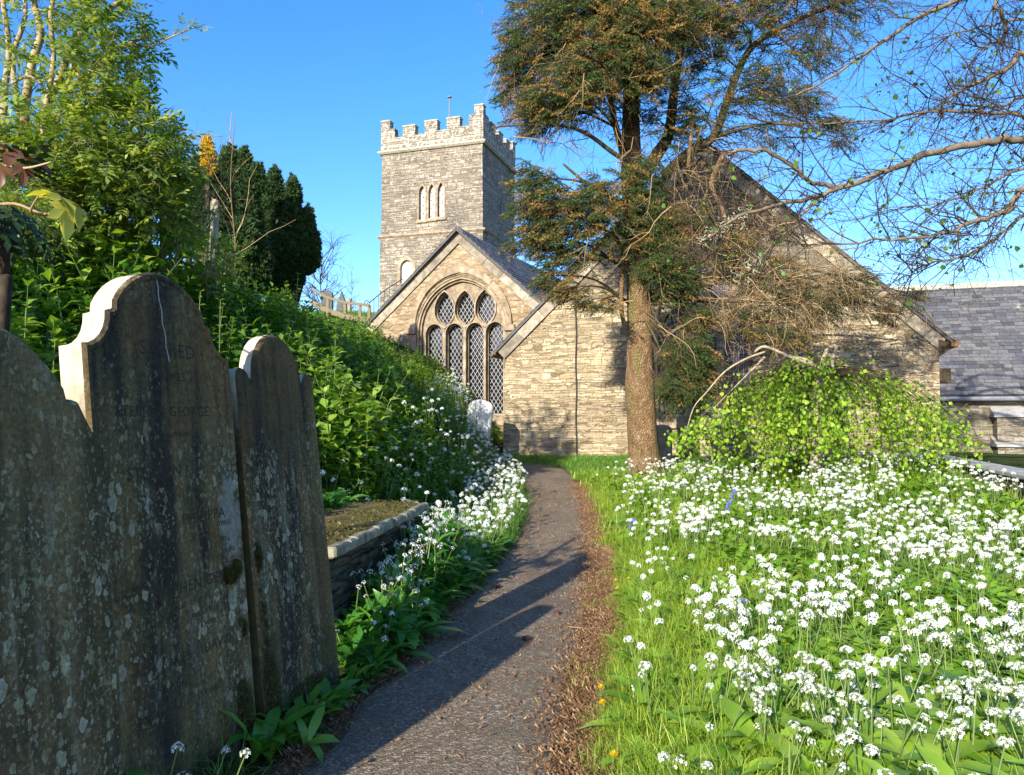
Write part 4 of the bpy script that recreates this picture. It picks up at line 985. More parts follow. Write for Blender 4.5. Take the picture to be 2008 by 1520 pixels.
# low wall at the far edge of the meadow
la, lb = W(2035, 946, 9.4), W(1800, 893, 15.2); la.z = lb.z = 0
wd_ = (lb-la); wl = wd_.length; ang = math.atan2(wd_.y, wd_.x)
lw_ = empty('low_wall', la, (0, 0, ang)); tag(lw_, 'low stone wall with a long flat grey coping at the far side of the garlic meadow', 'wall')
mb = MB(); x = -1.2
while x < wl+.4:
    l_ = random.uniform(.9, 1.5); mb.box(x, x+l_-.012, -.45, .0, .67, .74, None, 0, .015); x += l_
mb.build('coping', M['grave_grey'], lw_)
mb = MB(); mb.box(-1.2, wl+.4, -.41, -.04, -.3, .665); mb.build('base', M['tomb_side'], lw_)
p = GP(1992, 1508); mb = MB(); mb.box(-.12, .3, -.1, .12, -.1, .12, None, 0, .02); o = mb.build('kerb_stone', M['coping']); o.location = (p.x+.06, p.y-.1, p.z); o.rotation_euler = (0, 0, .5); tag(o, 'small pale kerb stone among garlic leaves in the nearest meadow corner', 'stone')

# ------------------------------------------------------------------ plant templates
def leaf(mb, base, yaw, pitch, L, Wd, droop, seg=3, fold=.25, stalk=.0, rnd=None, mi=0, tipw=.0, widest=.4):
    """arched leaf blade folded along its midrib"""
    d = Vector((math.cos(yaw), math.sin(yaw), 0)); sd = Vector((-d.y, d.x, 0)); up = Vector((0, 0, 1))
    p = Vector(base); a = pitch; vs = []; st = (L)/seg
    for i in range(seg+1):
        t = i/seg
        wv = Wd/2*(math.sin(math.pi*min(1, (t**(math.log(.5)/math.log(widest)))))**.8 if 0 < t < 1 else (stalk if t == 0 else tipw))
        nrm = up*math.cos(a)-d*math.sin(a)
        vs += [p+sd*wv+nrm*wv*fold, p, p-sd*wv+nrm*wv*fold]
        p = p+(d*math.cos(a)+up*math.sin(a))*st; a -= droop/seg
    fs = []
    for i in range(seg):
        k = i*3; fs += [(k, k+1, k+4, k+3), (k+1, k+2, k+5, k+4)]
    mb.add(vs, fs, rnd, mi); return p
def nettle(h, n, ls):
    m = MB(); z = .12*h; x = 0; bend = random.uniform(-.12, .12)
    pts = [(bend*(t*t)*h, 0, t*h) for t in (0, .35, .7, 1)]
    m.tube(pts, [.006, .005, .004, .002], 3, .5, 1, False)
    for i in range(n):
        t = .2+.8*i/(n-1) if n > 1 else 1; px = bend*t*t*h; l_ = ls*(1-.62*t**2.2)*random.uniform(.85, 1.15)
        for k in (0, 1):
            leaf(m, (px, 0, t*h), i*math.pi/2+k*math.pi+random.uniform(-.4, .4), random.uniform(.0, .6)+.4*t, l_, l_*.62, 1.1-.4*t, 2, .3, rnd=min(1, .25+.6*t+random.uniform(-.2, .2)))
    for k in range(4): leaf(m, (bend*h, 0, h), k*1.57+.4, 1.0, ls*.35, ls*.16, .5, 2, .3, rnd=.95)
    return m.tmpl()
NET = [nettle(random.uniform(.55, .8), random.randint(5, 7), random.uniform(.13, .18)) for _ in range(5)]
NET_S = [nettle(random.uniform(.35, .45), 5, random.uniform(.09, .12)) for _ in range(3)]
def bushy(h, n, ls):
    m = MB()
    for i in range(n):
        a = random.random()*6.28; r = random.random()**.5*.22; z = h*random.random()**.6
        leaf(m, (r*math.cos(a), r*math.sin(a), z), random.random()*6.28, random.uniform(-.5, .8), ls*random.uniform(.6, 1.2), ls*.5, .7, 2, .25)
    return m.tmpl()
BUSH = [bushy(.55, 40, .13) for _ in range(3)]
def garlic_leaves(n=5, L=.25, wd=.055, mi=0, seg=5):
    m = MB(); a0 = random.random()*6.28
    for i in range(n):
        leaf(m, (0, 0, .0), a0+i*2.4+random.uniform(-.4, .4), random.uniform(.95, 1.4), L*random.uniform(.75, 1.2), wd*random.uniform(.8, 1.2), random.uniform(1.2, 2.3), seg, .2, .12, mi=mi, widest=.55)
    return m
def umbel(h, rad, nf, detail=2, lean=.0):
    """flower stem with a hemisphere of six-petalled white stars; returns stem mesh, flower mesh"""
    st = MB(); fl = MB(); top = Vector((lean*h, 0, h))
    st.tube([(0, 0, 0), (lean*h*.35, 0, h*.5), top], [.0032, .0028, .0024], 4 if detail > 1 else 3, .6, 0, False)
    for i in range(nf):
        z = 1-(i+.5)/nf*1.25; a = i*2.39996+random.uniform(-.3, .3); r = math.sqrt(max(0, 1-z*z))
        d = Vector((r*math.cos(a), r*math.sin(a), max(-.2, z)+.12)).normalized(); c = top+d*rad*random.uniform(.75, 1.05)
        if detail > 1: st.tube([top, c], [.0011, .0009], 3, .7, 0, False)
        q = d.orthogonal().normalized(); b = d.cross(q); pr_ = rad*(.40 if detail > 1 else .46); ph = random.random()*6
        if detail > 1:
            for k in range(6):
                aa = ph+k*math.pi/3; e = q*math.cos(aa)+b*math.sin(aa); s_ = q*math.cos(aa+1.57)+b*math.sin(aa+1.57)
                o = c+d*random.uniform(0, .002)
                fl.add([o, o+e*pr_*.5+s_*pr_*.19+d*.0015, o+e*pr_+d*pr_*.25, o+e*pr_*.5-s_*pr_*.19+d*.0015], [(0, 1, 2, 3)])
            fl.add([c+q*.002+d*.003, c+b*.002+d*.003, c-q*.002+d*.003], [(0, 1, 2)], None, 1)
        else:
            for k in range(2):
                aa = ph+k*1.2
                e = q*math.cos(aa)+b*math.sin(aa); s_ = q*math.cos(aa+1.57)+b*math.sin(aa+1.57)
                fl.add([c+e*pr_+d*pr_*.2, c+s_*pr_*.34, c-e*pr_+d*pr_*.2, c-s_*pr_*.34], [(0, 1, 2, 3)])
    return st, fl
def merge(*parts):
    m = MB()
    for p, mi in parts:
        b = len(m.v); m.v += p.v; m.f += [tuple(i+b for i in f) for f in p.f]; m.r += p.r; m.m += [mi if mi is not None else k for k in p.m]
    return m
def blades(n, h, spread, wd, seg=3):
    m = MB()
    for i in range(n):
        a = random.random()*6.28; r = spread*random.random()**.5; x, y = r*math.cos(a), r*math.sin(a)
        y0 = random.random()*6.28; d = Vector((math.cos(y0), math.sin(y0), 0)); s_ = Vector((-d.y, d.x, 0)); H = h*random.uniform(.5, 1.15); p = Vector((x, y, -.01)); ang = random.uniform(1.1, 1.5); rr = random.random()
        vs = []
        for k in range(seg+1):
            ww = wd*(1-k/seg)**.7*random.uniform(.9, 1.1)
            if k < seg: vs += [p+s_*ww/2, p-s_*ww/2]
            else: vs += [p]
            p = p+(d*math.cos(ang)+Vector((0, 0, 1))*math.sin(ang))*H/seg; ang -= random.uniform(.1, .75)
        fs = [(2*k, 2*k+1, 2*k+3, 2*k+2) for k in range(seg-1)]+[(2*seg-2, 2*seg-1, 2*seg)]
        m.add(vs, fs, rr)
    return m.tmpl()
GR = [blades(14, .26, .05, .006) for _ in range(4)]
GR_S = [blades(12, .12, .07, .006, 2) for _ in range(3)]
GR_F = [blades(10, .16, .12, .012, 2) for _ in range(3)]

# ------------------------------------------------------------------ the bank: nettles, a mass nobody could count
def scatter(n, x0, x1, y0, y1, f):
    x = rng.uniform(x0, x1, n*6); y = rng.uniform(y0, y1, n*6); k = rng.random(n*6) < f(x, y)
    return x[k][:n], y[k][:n]
def church_clear(x, y):
    s_ = (x+.215)*.951-(y-19)*.309; d_ = (x+.215)*.309+(y-19)*.951
    return ~((d_ > -.15) & (s_ > -.2)) & ~((d_ > 1.35) & (s_ > -4.8))
tombx, tomby = ct.x, ct.y
def tomb_clear(x, y):
    a = (x-tombx)*tdir.x+(y-tomby)*tdir.y; b = -(x-tombx)*tdir.y+(y-tomby)*tdir.x
    return ~((a > -.15) & (a < tl+.05) & (b > -.05) & (b < 1.05))
def stones_clear(x, y):
    a = (x+1.43)*.267+(y-2.62)*.964; b = (x+1.43)*.964-(y-2.62)*.267     # along the row, towards the path
    return ~((a > -.95) & (a < 1.9) & (b > -.36) & (b < .12))
nb = Bulk()
def bankf(x, y):
    d = xt(y)-x
    return (((d > .12) & church_clear(x, y) & tomb_clear(x, y) & stones_clear(x, y))*np.clip(1.25-.045*y, .35, 1)*np.clip(1.35-d/7, .2, 1))
x, y = scatter(4600, -9.5, 0, 2.3, 24, bankf)
n = len(x); cl_ = np.array([mnoise.noise((a*1.3, b*1.1, 5)) for a, b in zip(x, y)])
hs_ = (.74+.5*rng.random(n)**1.5+1.0*cl_)*np.interp(y, [9, 13, 17], [1, .72, .55])*np.where(xt(y)-x < .6, .7, 1); ti = rng.choice(8, n, p=[.1]*5+[.1667, .1667, .1666])
for i in range(8):
    k = ti == i; m = k.sum()
    nb.add((NET+BUSH)[i], np.stack([x[k], y[k], T(x[k], y[k])-.03], 1), rotm(rng.uniform(0, 6.28, m), rng.normal(0, .22, m), rng.normal(.12, .22, m)), hs_[k], np.clip(.45+.6*cl_[k]+rng.normal(0, .25, m), 0, 1))
x, y = scatter(700, -12, -1, 14, 22, lambda x, y: (xt(y)-x > 2.6)*church_clear(x, y)*.8)
ti = rng.integers(0, 3, len(x))
for i in range(3):
    k = ti == i; m = k.sum()
    nb.add(NET_S[i], np.stack([x[k], y[k], T(x[k], y[k])-.03], 1), rotm(rng.uniform(0, 6.28, m), rng.normal(0, .2, m), rng.normal(0, .2, m)), rng.uniform(.35, .7, m))
o = nb.build('nettle_bank', [M['nettle'], M['stem']], None, True); tag(o, 'dense green nettles and weeds covering the steep bank behind the headstones', 'nettles', None, 'stuff')
# the nettle stalks that stand out against the rest
NETD = [MB() for _ in range(4)]
def tall_nettle(seed):
    random.seed(seed); m = MB(); s_ = MB(); h = random.uniform(.95, 1.2)
    s_.tube([(0, 0, 0), (.02, 0, h*.5), (.03, .01, h)], [.007, .006, .003], 5, .6, 0, False)
    for i in range(11):
        t = .25+.75*i/10; l_ = .125*(1-.55*t**2)
        for k in (0, 1): leaf(m, (.03*t, 0, t*h), i*1.571+k*3.14+random.uniform(-.3, .3), .3+.3*t, l_, l_*.52, 1.0, 3, .3, rnd=min(1, .45+.5*t))
    return s_.mesh('stem', M['stem'], True), m.mesh('leaves', M['nettle'], True)
TN = [tall_nettle(i) for i in range(4)]
random.seed(11)
for i, (u, v, Y, sc) in enumerate([(95, 640, 4.2, 1.0), (480, 610, 7.2, 1), (434, 588, 7.4, .95), (520, 600, 7.0, .85), (720, 790, 8.5, .8), (700, 655, 13, 1), (575, 575, 11, 1), (385, 560, 7.8, 1), (660, 690, 10, .9), (610, 620, 11.5, 1), (540, 700, 6.8, .8), (40, 590, 4.6, 1)]):
    p = W(u, v, Y); z = p.z-1.05*sc; g = float(T(p.x, p.y)); z = max(g-.05, min(z, g+.15))
    r = empty('nettle', (p.x, p.y, z), (random.uniform(-.1, .1), random.uniform(-.1, .1), random.random()*6)); r.scale = (sc, sc, sc)
    tag(r, 'tall pale-tipped nettle stalk standing above the others on the bank', 'nettle', 'tall nettle stalks on the bank')
    for nm, me in zip(('stem', 'leaves'), TN[i % 4]): link(bpy.data.objects.new(nm, me), r)

# ------------------------------------------------------------------ grass
gb = Bulk()
def rightf(x, y): return (x > lr(y)+.06*np.sin(y*5)+.05*np.sin(y*11.3))*1.0
edge = lambda x, y: rightf(x, y)*np.clip(1.2-(x-lr(y))/1.2, .12, 1)*np.clip(1.4-y/8, .3, 1)*(x < y*.72+.8)
x, y = scatter(6500, .2, 7, 2.2, 9, edge); ti = rng.integers(0, 4, len(x))
for i in range(4):
    k = ti == i; m = k.sum(); gb.add(GR[i], np.stack([x[k], y[k], T(x[k], y[k])], 1), rotm(rng.uniform(0, 6.28, m), rng.normal(0, .2, m), rng.normal(0, .2, m)), rng.uniform(.6, 1.2, m)*np.clip(.5+(x[k]-lr(y[k]))/.5, .45, 1))
x, y = scatter(3500, .6, 10, 8.5, 15.5, lambda x, y: rightf(x, y)*np.clip(1.2-(x-lr(y))/3, .3, 1)*(x < y*.7)); ti = rng.integers(0, 3, len(x))
for i in range(3):
    k = ti == i; m = k.sum(); gb.add(GR_F[i], np.stack([x[k], y[k], T(x[k], y[k])], 1), rotm(rng.uniform(0, 6.28, m), rng.normal(0, .2, m), rng.normal(0, .2, m)), rng.uniform(.6, 1.2, m))
x, y = scatter(3600, .2, 3, 2.2, 14, lambda x, y: ((x > lr(y)-.02+.06*np.sin(y*7)) & (x < lr(y)+.55))*np.clip(1.2-y/14, .3, 1)*np.clip(1.3-(x-lr(y))/.5, .3, 1)); ti = rng.integers(0, 4, len(x))
for i in range(4):
    k = ti == i; m = k.sum(); gb.add(GR[i], np.stack([x[k], y[k], T(x[k], y[k])], 1), rotm(rng.uniform(0, 6.28, m), rng.normal(0, .2, m), rng.normal(-.1, .2, m)), rng.uniform(.45, 1.0, m)*np.clip(.4+(x[k]-lr(y[k]))/.3, .35, 1))
x, y = scatter(170, .2, 1.6, 2.4, 12, lambda x, y: ((x > pr(y)-.03) & (x < lr(y)+.05))*(np.sin(y*3.1)+np.sin(y*7.7) > .3)); m = len(x)
gb.add(GR_S[0], np.stack([x, y, T(x, y)+.01], 1), rotm(rng.uniform(0, 6.28, m), rng.normal(0, .3, m), rng.normal(0, .3, m)), rng.uniform(.5, 1.1, m))
o = gb.build('meadow_grass', M['grass'], None, True); tag(o, 'bright green long grass between the garlic and along the path edge', 'grass', None, 'stuff')
gb = Bulk()
x, y = scatter(5200, -2.5, 9, 14.6, 19.2, lambda x, y: church_clear(x, y)*((x > lr(y)) | (y > 16.6) | (x < pl(y)-.1))*(xt(y)-x < .6)*1.0); ti = rng.integers(0, 3, len(x))
for i in range(3):
    k = ti == i; m = k.sum(); gb.add(GR_F[i], np.stack([x[k], y[k], T(x[k], y[k])], 1), rotm(rng.uniform(0, 6.28, m), rng.normal(0, .2, m), rng.normal(0, .2, m)), rng.uniform(.5, 1.0, m))
x, y = scatter(5000, -11, -3, 22, 38, lambda x, y: church_clear(x, y)*(xt(y)-x > 3)*1.0); ti = rng.integers(0, 3, len(x))
for i in range(3):
    k = ti == i; m = k.sum(); gb.add(GR_F[i], np.stack([x[k], y[k], T(x[k], y[k])], 1), rotm(rng.uniform(0, 6.28, m)), rng.uniform(.8, 1.6, m))
o = gb.build('lawn_grass', M['grass_dark'], None, True); tag(o, 'short green grass along the foot of the church wall and the hilltop', 'grass', None, 'stuff')
gb = Bulk()                              # darker tufts at the foot of the stones and left verge
def leftf(x, y): return ((x < pl(y)-.02) & (x > xt(y)-.25))*tomb_clear(x, y)*stones_clear(x, y)
x, y = scatter(260, -2.2, -.5, 2.3, 4.2, lambda x, y: leftf(x, y)*(x < pl(y)-.12)*.8)
m = len(x); gb.add(GR[0], np.stack([x, y, T(x, y)], 1), rotm(rng.uniform(0, 6.28, m), rng.normal(0, .2, m), rng.normal(0, .2, m)), rng.uniform(.5, 1.1, m))
x, y = scatter(700, -1.4, .5, 7, 16, lambda x, y: leftf(x, y)*((pl(y)-x) < .5))
m = len(x); gb.add(GR[1], np.stack([x, y, T(x, y)], 1), rotm(rng.uniform(0, 6.28, m), rng.normal(0, .3, m), rng.normal(.3, .2, m)), rng.uniform(.8, 1.3, m))
o = gb.build('verge_grass', M['grass_dark'], None, True); tag(o, 'dark grass tufts at the foot of the headstones and along the shaded verge', 'grass', None, 'stuff')
# needle litter on the verge
lt = MB()
for i in range(6):
    a = random.random()*6.28; c_, s_ = math.cos(a), math.sin(a); l_ = random.uniform(.006, .017); ww = .0009
    lt.add([(-c_*l_-s_*ww, -s_*l_+c_*ww, 0), (-c_*l_+s_*ww, -s_*l_-c_*ww, 0), (c_*l_+s_*ww, s_*l_-c_*ww, random.uniform(0, .02)), (c_*l_-s_*ww, s_*l_+c_*ww, random.uniform(0, .02))], [(0, 1, 2, 3)])
    off = Vector((random.uniform(-.05, .05), random.uniform(-.05, .05), random.uniform(0, .01)))
    for q in range(4): lt.v[-1-q] = tuple(Vector(lt.v[-1-q])+off)
LT = lt.tmpl(); lb_ = Bulk()
x, y = scatter(15000, -1.2, 1.6, 2.4, 14, lambda x, y: np.clip(1-np.abs(x-(pr(y)+.13))/.3, 0, 1)+.035*((x > pl(y)) & (x < pr(y)))+.8*np.clip(1-np.abs(x-pl(y)+.03)/.1, 0, 1)*(y < 8))
m = len(x); lb_.add(LT, np.stack([x, y, T(x, y)+.038], 1), rotm(rng.uniform(0, 6.28, m), rng.normal(0, .1, m), rng.normal(0, .1, m)), rng.uniform(.5, 1.3, m))
o = lb_.build('needle_litter', M['litter'], None, False); tag(o, 'reddish brown fallen needles and twigs along the path edges', 'litter', None, 'stuff')

# ------------------------------------------------------------------ wild garlic
UM = []
for i in range(9):
    random.seed(40+i); st, fl = umbel(random.uniform(.24, .38), random.uniform(.014, .027), random.choice([8, 12, 16, 19, 22]), 2, random.uniform(-.45, .45)); lv = garlic_leaves(random.randint(3, 5), random.uniform(.22, .34), random.uniform(.05, .078))
    UM.append((st.mesh('stem', M['stem'], True), fl.mesh('flower_head', [M['petal'], M['stem']], False), lv.mesh('leaves', M['garlic'], True), lv.mesh('leaves', M['garlic_cool'], True)))
UF = []
for i in range(4):
    random.seed(60+i); st, fl = umbel(random.uniform(.24, .36), (.016, .021, .024, .027)[i], (9, 13, 15, 17)[i], 1, random.uniform(-.4, .4)); UF.append(merge((st, 1), (fl, 0)).tmpl())
LVT = [garlic_leaves(4, .25, .058, seg=4).tmpl() for _ in range(4)]
random.seed(5)
def garlic_density(x, y):      # thick towards the far right, open green patch in the middle, thin by the path
    d = x-lr(y); patch = np.exp(-(((x-2.0)/1.1)**2+((y-6.6)/1.3)**2))
    n_ = .5+.5*np.sin(x*2.3+1.3*np.sin(y*1.7))*np.sin(y*2.1+.8*np.sin(x*1.9))
    return (d > .15)*np.clip((d-.05)/1.1, .08, 1)*(1-.85*patch)*np.clip(1.5*n_-.12, .06, 1)*np.interp(y, [2, 6, 9, 14], [1, .8, .55, .5])
def in_view(x, y, m=.73): return (np.abs(x) < y*m)
low_far = lambda x, y: (x*.0+1)*((x-la.x)*wd_.y-(y-la.y)*wd_.x < -.14*wl)
lv = Bulk(); x, y = scatter(5200, .3, 9, 2.4, 14.5, lambda x, y: np.clip(.25+garlic_density(x, y), 0, 1)*(x > lr(y)+.12)*in_view(x, y, .76)*low_far(x, y)*np.clip(1.5-y/8, .25, 1)); ti = rng.integers(0, 4, len(x))
for i in range(4):
    k = ti == i; m = k.sum(); lv.add(LVT[i], np.stack([x[k], y[k], T(x[k], y[k])], 1), rotm(rng.uniform(0, 6.28, m), rng.normal(0, .15, m), rng.normal(0, .15, m)), rng.uniform(.7, 1.15, m))
o = lv.build('garlic_leaves', M['garlic'], None, True); tag(o, 'broad light green garlic leaves carpeting the sunny meadow', 'garlic leaves', None, 'stuff')
lv = Bulk(); x, y = scatter(1500, -2.2, .4, 3.0, 18, lambda x, y: ((x < pl(y)-.06) & (x > xt(y)-1.3*sst(7.5, 9, y)-.1))*tomb_clear(x, y)*stones_clear(x, y)*np.where(y < 8, 1, .6)*(y > 3.3)); ti = rng.integers(0, 4, len(x))
for i in range(4):
    k = ti == i; m = k.sum(); lv.add(LVT[i], np.stack([x[k], y[k], T(x[k], y[k])], 1), rotm(rng.uniform(0, 6.28, m), rng.normal(0, .15, m), rng.normal(.1, .15, m)), rng.uniform(.75, 1.2, m)*np.where(x[k] > pl(y[k])-.16, .75, 1))
x, y = scatter(750, -1.6, .2, 3.3, 8.6, lambda x, y: ((x < pl(y)-.05) & (x > pl(y)-.75))*tomb_clear(x, y)*stones_clear(x, y)*1.0); m = len(x)
lv.add(LVT[1], np.stack([x, y, T(x, y)+.02], 1), rotm(rng.uniform(0, 6.28, m), rng.normal(0, .2, m), rng.normal(.15, .2, m)), rng.uniform(.8, 1.3, m)*np.where(x > pl(y)-.16, .8, 1))
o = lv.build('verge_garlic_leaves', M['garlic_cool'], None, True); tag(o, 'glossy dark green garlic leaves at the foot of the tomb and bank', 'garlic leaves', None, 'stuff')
# flower heads: the nearest as plants of their own, the rest as one drift
def place(xs, ys, warm, label, group):
    for a, b in zip(xs, ys):
        r = empty('wild_garlic', (a, b, float(T(a, b))), (random.uniform(-.15, .15), random.uniform(-.15, .15), random.random()*6.28)); s_ = random.uniform(.8, 1.6); r.scale = (s_, s_, min(1.15, s_)*random.uniform(.8, 1.15)/1.0)
        u_ = random.choice(UM); tag(r, label, 'flower', group)
        for nm, me in (('stem', u_[0]), ('flower_head', u_[1]), ('leaves', u_[2 if warm else 3])): link(bpy.data.objects.new(nm, me), r)
def clumped(n, x0, x1, y0, y1, f, spread):
    xs, ys = [], []; cx_, cy_ = scatter(n, x0, x1, y0, y1, f)
    for a, b in zip(cx_, cy_):
        for _ in range(random.choice([1, 1, 2, 3, 5, 6])):
            xs.append(a+random.gauss(0, spread)); ys.append(b+random.gauss(0, spread))
    return np.array(xs), np.array(ys)
x, y = clumped(1000, .3, 8.5, 2.45, 14.5, lambda x, y: garlic_density(x, y)*in_view(x, y, .74)*low_far(x, y)*1.0, .045)
o_ = np.argsort(y); x, y = x[o_], y[o_]; keep = x > lr(y)+.15; x, y = x[keep], y[keep]
place(x[:205], y[:205], True, 'white starry wild garlic head in the sunny meadow beside the path', 'wild garlic flowers in the sunny meadow')
x, y = x[205:], y[205:]; print('garlic far', len(x))
x2, y2 = scatter(250, .3, 9.5, 5, 14.8, lambda x, y: garlic_density(x, y)*in_view(x, y, .74)*low_far(x, y)*(y > 5.5)); x, y = np.concatenate([x, x2]), np.concatenate([y, y2])
gf = Bulk(); ti = rng.integers(0, 4, len(x))
for i in range(4):
    k = ti == i; m = k.sum(); gf.add(UF[i], np.stack([x[k], y[k], T(x[k], y[k])], 1), rotm(rng.uniform(0, 6.28, m), rng.normal(0, .15, m), rng.normal(0, .15, m)), rng.uniform(.8, 1.2, m))
x, y = scatter(900, -3.8, .3, 6.9, 17.5, lambda x, y: ((x < pl(y)-.05) & (x > xt(y)-.35-.09*(y-7)))*np.where(x > pl(y)-.9, 1, .45)); ti = rng.integers(0, 4, len(x))
for i in range(4):
    k = ti == i; m = k.sum(); gf.add(UF[i], np.stack([x[k], y[k], T(x[k], y[k])+.03+.42*sst(0, .7, xt(y[k])-x[k])], 1), rotm(rng.uniform(0, 6.28, m), rng.normal(0, .2, m), rng.normal(.1, .2, m)), rng.uniform(.85, 1.4, m))
o = gf.build('garlic_flowers', [M['petal'], M['stem']], None, False); tag(o, 'drift of white garlic flowers spreading across the meadow and the foot of the bank', 'flowers', None, 'stuff')
x, y = clumped(60, -1.4, .1, 3.4, 8.5, lambda x, y: ((x < pl(y)-.07) & (x > pl(y)-.75))*tomb_clear(x, y)*stones_clear(x, y)*1.0, .045)
x, y = x[:88], y[:88]
k = tomb_clear(x, y)
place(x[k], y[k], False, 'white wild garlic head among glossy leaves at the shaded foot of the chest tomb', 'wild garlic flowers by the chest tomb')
P = [GP(u, v, .3) for u, v in ((385, 1495), (405, 1500), (425, 1505), (300, 1518))]
place([p.x for p in P], [p.y for p in P], False, 'white wild garlic head against the foot of the tall headstone', 'wild garlic flowers below the tall headstone')

# ------------------------------------------------------------------ trees
def V3(a): return np.array([a.x, a.y, a.z])
def curve(pts, n=6):
    """smooth Catmull-Rom through the points"""
    P = [Vector(p) for p in pts]; out = []
    for i in range(len(P)-1):
        a, b, c, d = P[max(0, i-1)], P[i], P[i+1], P[min(len(P)-1, i+2)]
        for k in range(n):
            t = k/n; out.append(.5*((2*b)+(c-a)*t+(2*a-5*b+4*c-d)*t*t+(3*b-a-3*c+d)*t**3))
    return out+[P[-1]]
def lerp_r(r0, r1, n): return [r0+(r1-r0)*i/(n-1) for i in range(n)]
def twig(mb, p, d, L, r, lev, out=None, wig=.25, drop=0.0, nseg=5, kids=3, sides=4, spread=.7, r_end=.35):
    """a wandering twig with side twigs; collects points along the way in out"""
    pts = [Vector(p)]; d = Vector(d).normalized(); st = L/nseg
    for i in range(nseg):
        d = (d+Vector((random.gauss(0, wig), random.gauss(0, wig), random.gauss(0, wig)-drop))).normalized(); pts.append(pts[-1]+d*st)
        if out is not None: out.append((pts[-1].copy(), d.copy(), lev))
    mb.tube(pts, lerp_r(r, r*r_end, len(pts)), sides, None, 0, False)
    if lev > 0:
        for k in range(kids):
            i = random.randint(1, nseg-1); q = pts[i]; dd = (pts[i+1]-pts[i]).normalized()
            o_ = dd.orthogonal().normalized(); o_.rotate(Matrix.Rotation(random.random()*6.28, 3, dd))
            twig(mb, q, dd*(1-spread*.5)+o_*spread, L*random.uniform(.4, .7), max(r*.55, .0022), lev-1, out, wig, drop, max(3, nseg-1), kids, 3, spread)
def blob_points(c, rad, n, shell=.35):
    d = rng.normal(size=(n, 3)); d /= np.linalg.norm(d, axis=1, keepdims=True)
    r = (shell+(1-shell)*rng.random(n))**.6
    return V3(c)+d*r[:, None]*np.array(rad), d

# --- the spruce by the path
def spray(L=1.0, n=8):
    m = MB(); pts = [Vector((0, t*L, -.16*t*t)) for t in (0, .35, .7, 1)]
    m.tube(pts, [.016, .012, .009, .005], 3, .05, 1, False)
    def needles(a, b, cnt, ln):
        ax_ = (b-a); d = ax_.normalized(); o_ = d.orthogonal().normalized(); q_ = d.cross(o_)
        for i in range(cnt):
            t = (i+random.random())/cnt; an = random.random()*6.28; e = (d*.75+(o_*math.cos(an)+q_*math.sin(an))*.8).normalized(); c = a+ax_*t; w_ = e.cross(d).normalized()*.014
            m.add([c-w_, c+w_, c+e*ln*random.uniform(.7, 1.2)], [(0, 1, 2)])
    needles(pts[1], pts[3], 14, .12)
    for i in range(n):
        t = .1+.85*i/(n-1); c = Vector((0, t*L, -.16*t*t)); an = random.uniform(-.5, .5)+(math.pi if i % 2 else 0)
        e = Vector((math.cos(an)*.75, .75, math.sin(an)*.5-.28+random.uniform(-.15, .15))).normalized(); b = c+e*L*(.42*(1-t)+.16)*random.uniform(.8, 1.2)
        m.tube([c, b], [.008, .004], 3, .05, 1, False); needles(c, b, 12, .11)
    return m.tmpl()
random.seed(21); SPR = [spray(1.0, n) for n in (7, 8, 9, 8)]
SY = 14.5
sb = GP(1266, 927, 0, 12); sbz = sb.z
spruce = empty('spruce_tree', (sb.x, SY, sbz)); so_ = spruce.location.copy()
tag(spruce, 'tall spruce with a bare lower trunk and drooping brown and green needles beside the path', 'tree')
def SP(u, v, dy=0.0): return W(u, v, SY+dy)-so_
tp = [(1268, 960), (1266, 925), (1262, 880), (1257, 800), (1255, 700), (1254, 600), (1249, 500), (1243, 400), (1238, 320), (1237, 230), (1238, 150), (1241, 60), (1243, -120), (1246, -350), (1248, -600)]
tr_ = [.44, .33, .29, .275, .25, .235, .235, .22, .20, .165, .155, .14, .12, .08, .03]
pts = curve([SP(u, v) for u, v in tp], 4); rr = []
for i in range(len(tr_)-1): rr += [tr_[i]+(tr_[i+1]-tr_[i])*k/4 for k in range(4)]
rr.append(tr_[-1])
mb = MB(); N_ = 28
vs = []
for i, p in enumerate(pts):
    for k in range(N_):
        a = 2*math.pi*k/N_; h = p.z
        f = 1+.05*mnoise.noise((math.cos(a)*1.5, math.sin(a)*1.5, h*1.2))+(.13*max(0, 1-h/.7)**2*(1+.8*math.cos(a*5+.6)) if h < .7 else 0)
        f += .12*math.exp(-((h-1.62)/.22)**2)*max(0, math.cos(a-math.pi))**1.5
        vs.append((p.x+rr[i]*f*math.cos(a), p.y+rr[i]*f*math.sin(a), p.z))
fs = [(i*N_+k, i*N_+(k+1) % N_, (i+1)*N_+(k+1) % N_, (i+1)*N_+k) for i in range(len(pts)-1) for k in range(N_)]
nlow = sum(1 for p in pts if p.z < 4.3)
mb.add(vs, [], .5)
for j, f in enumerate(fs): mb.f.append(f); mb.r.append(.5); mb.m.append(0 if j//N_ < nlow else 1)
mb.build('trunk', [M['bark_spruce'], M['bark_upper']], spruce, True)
random.seed(31)
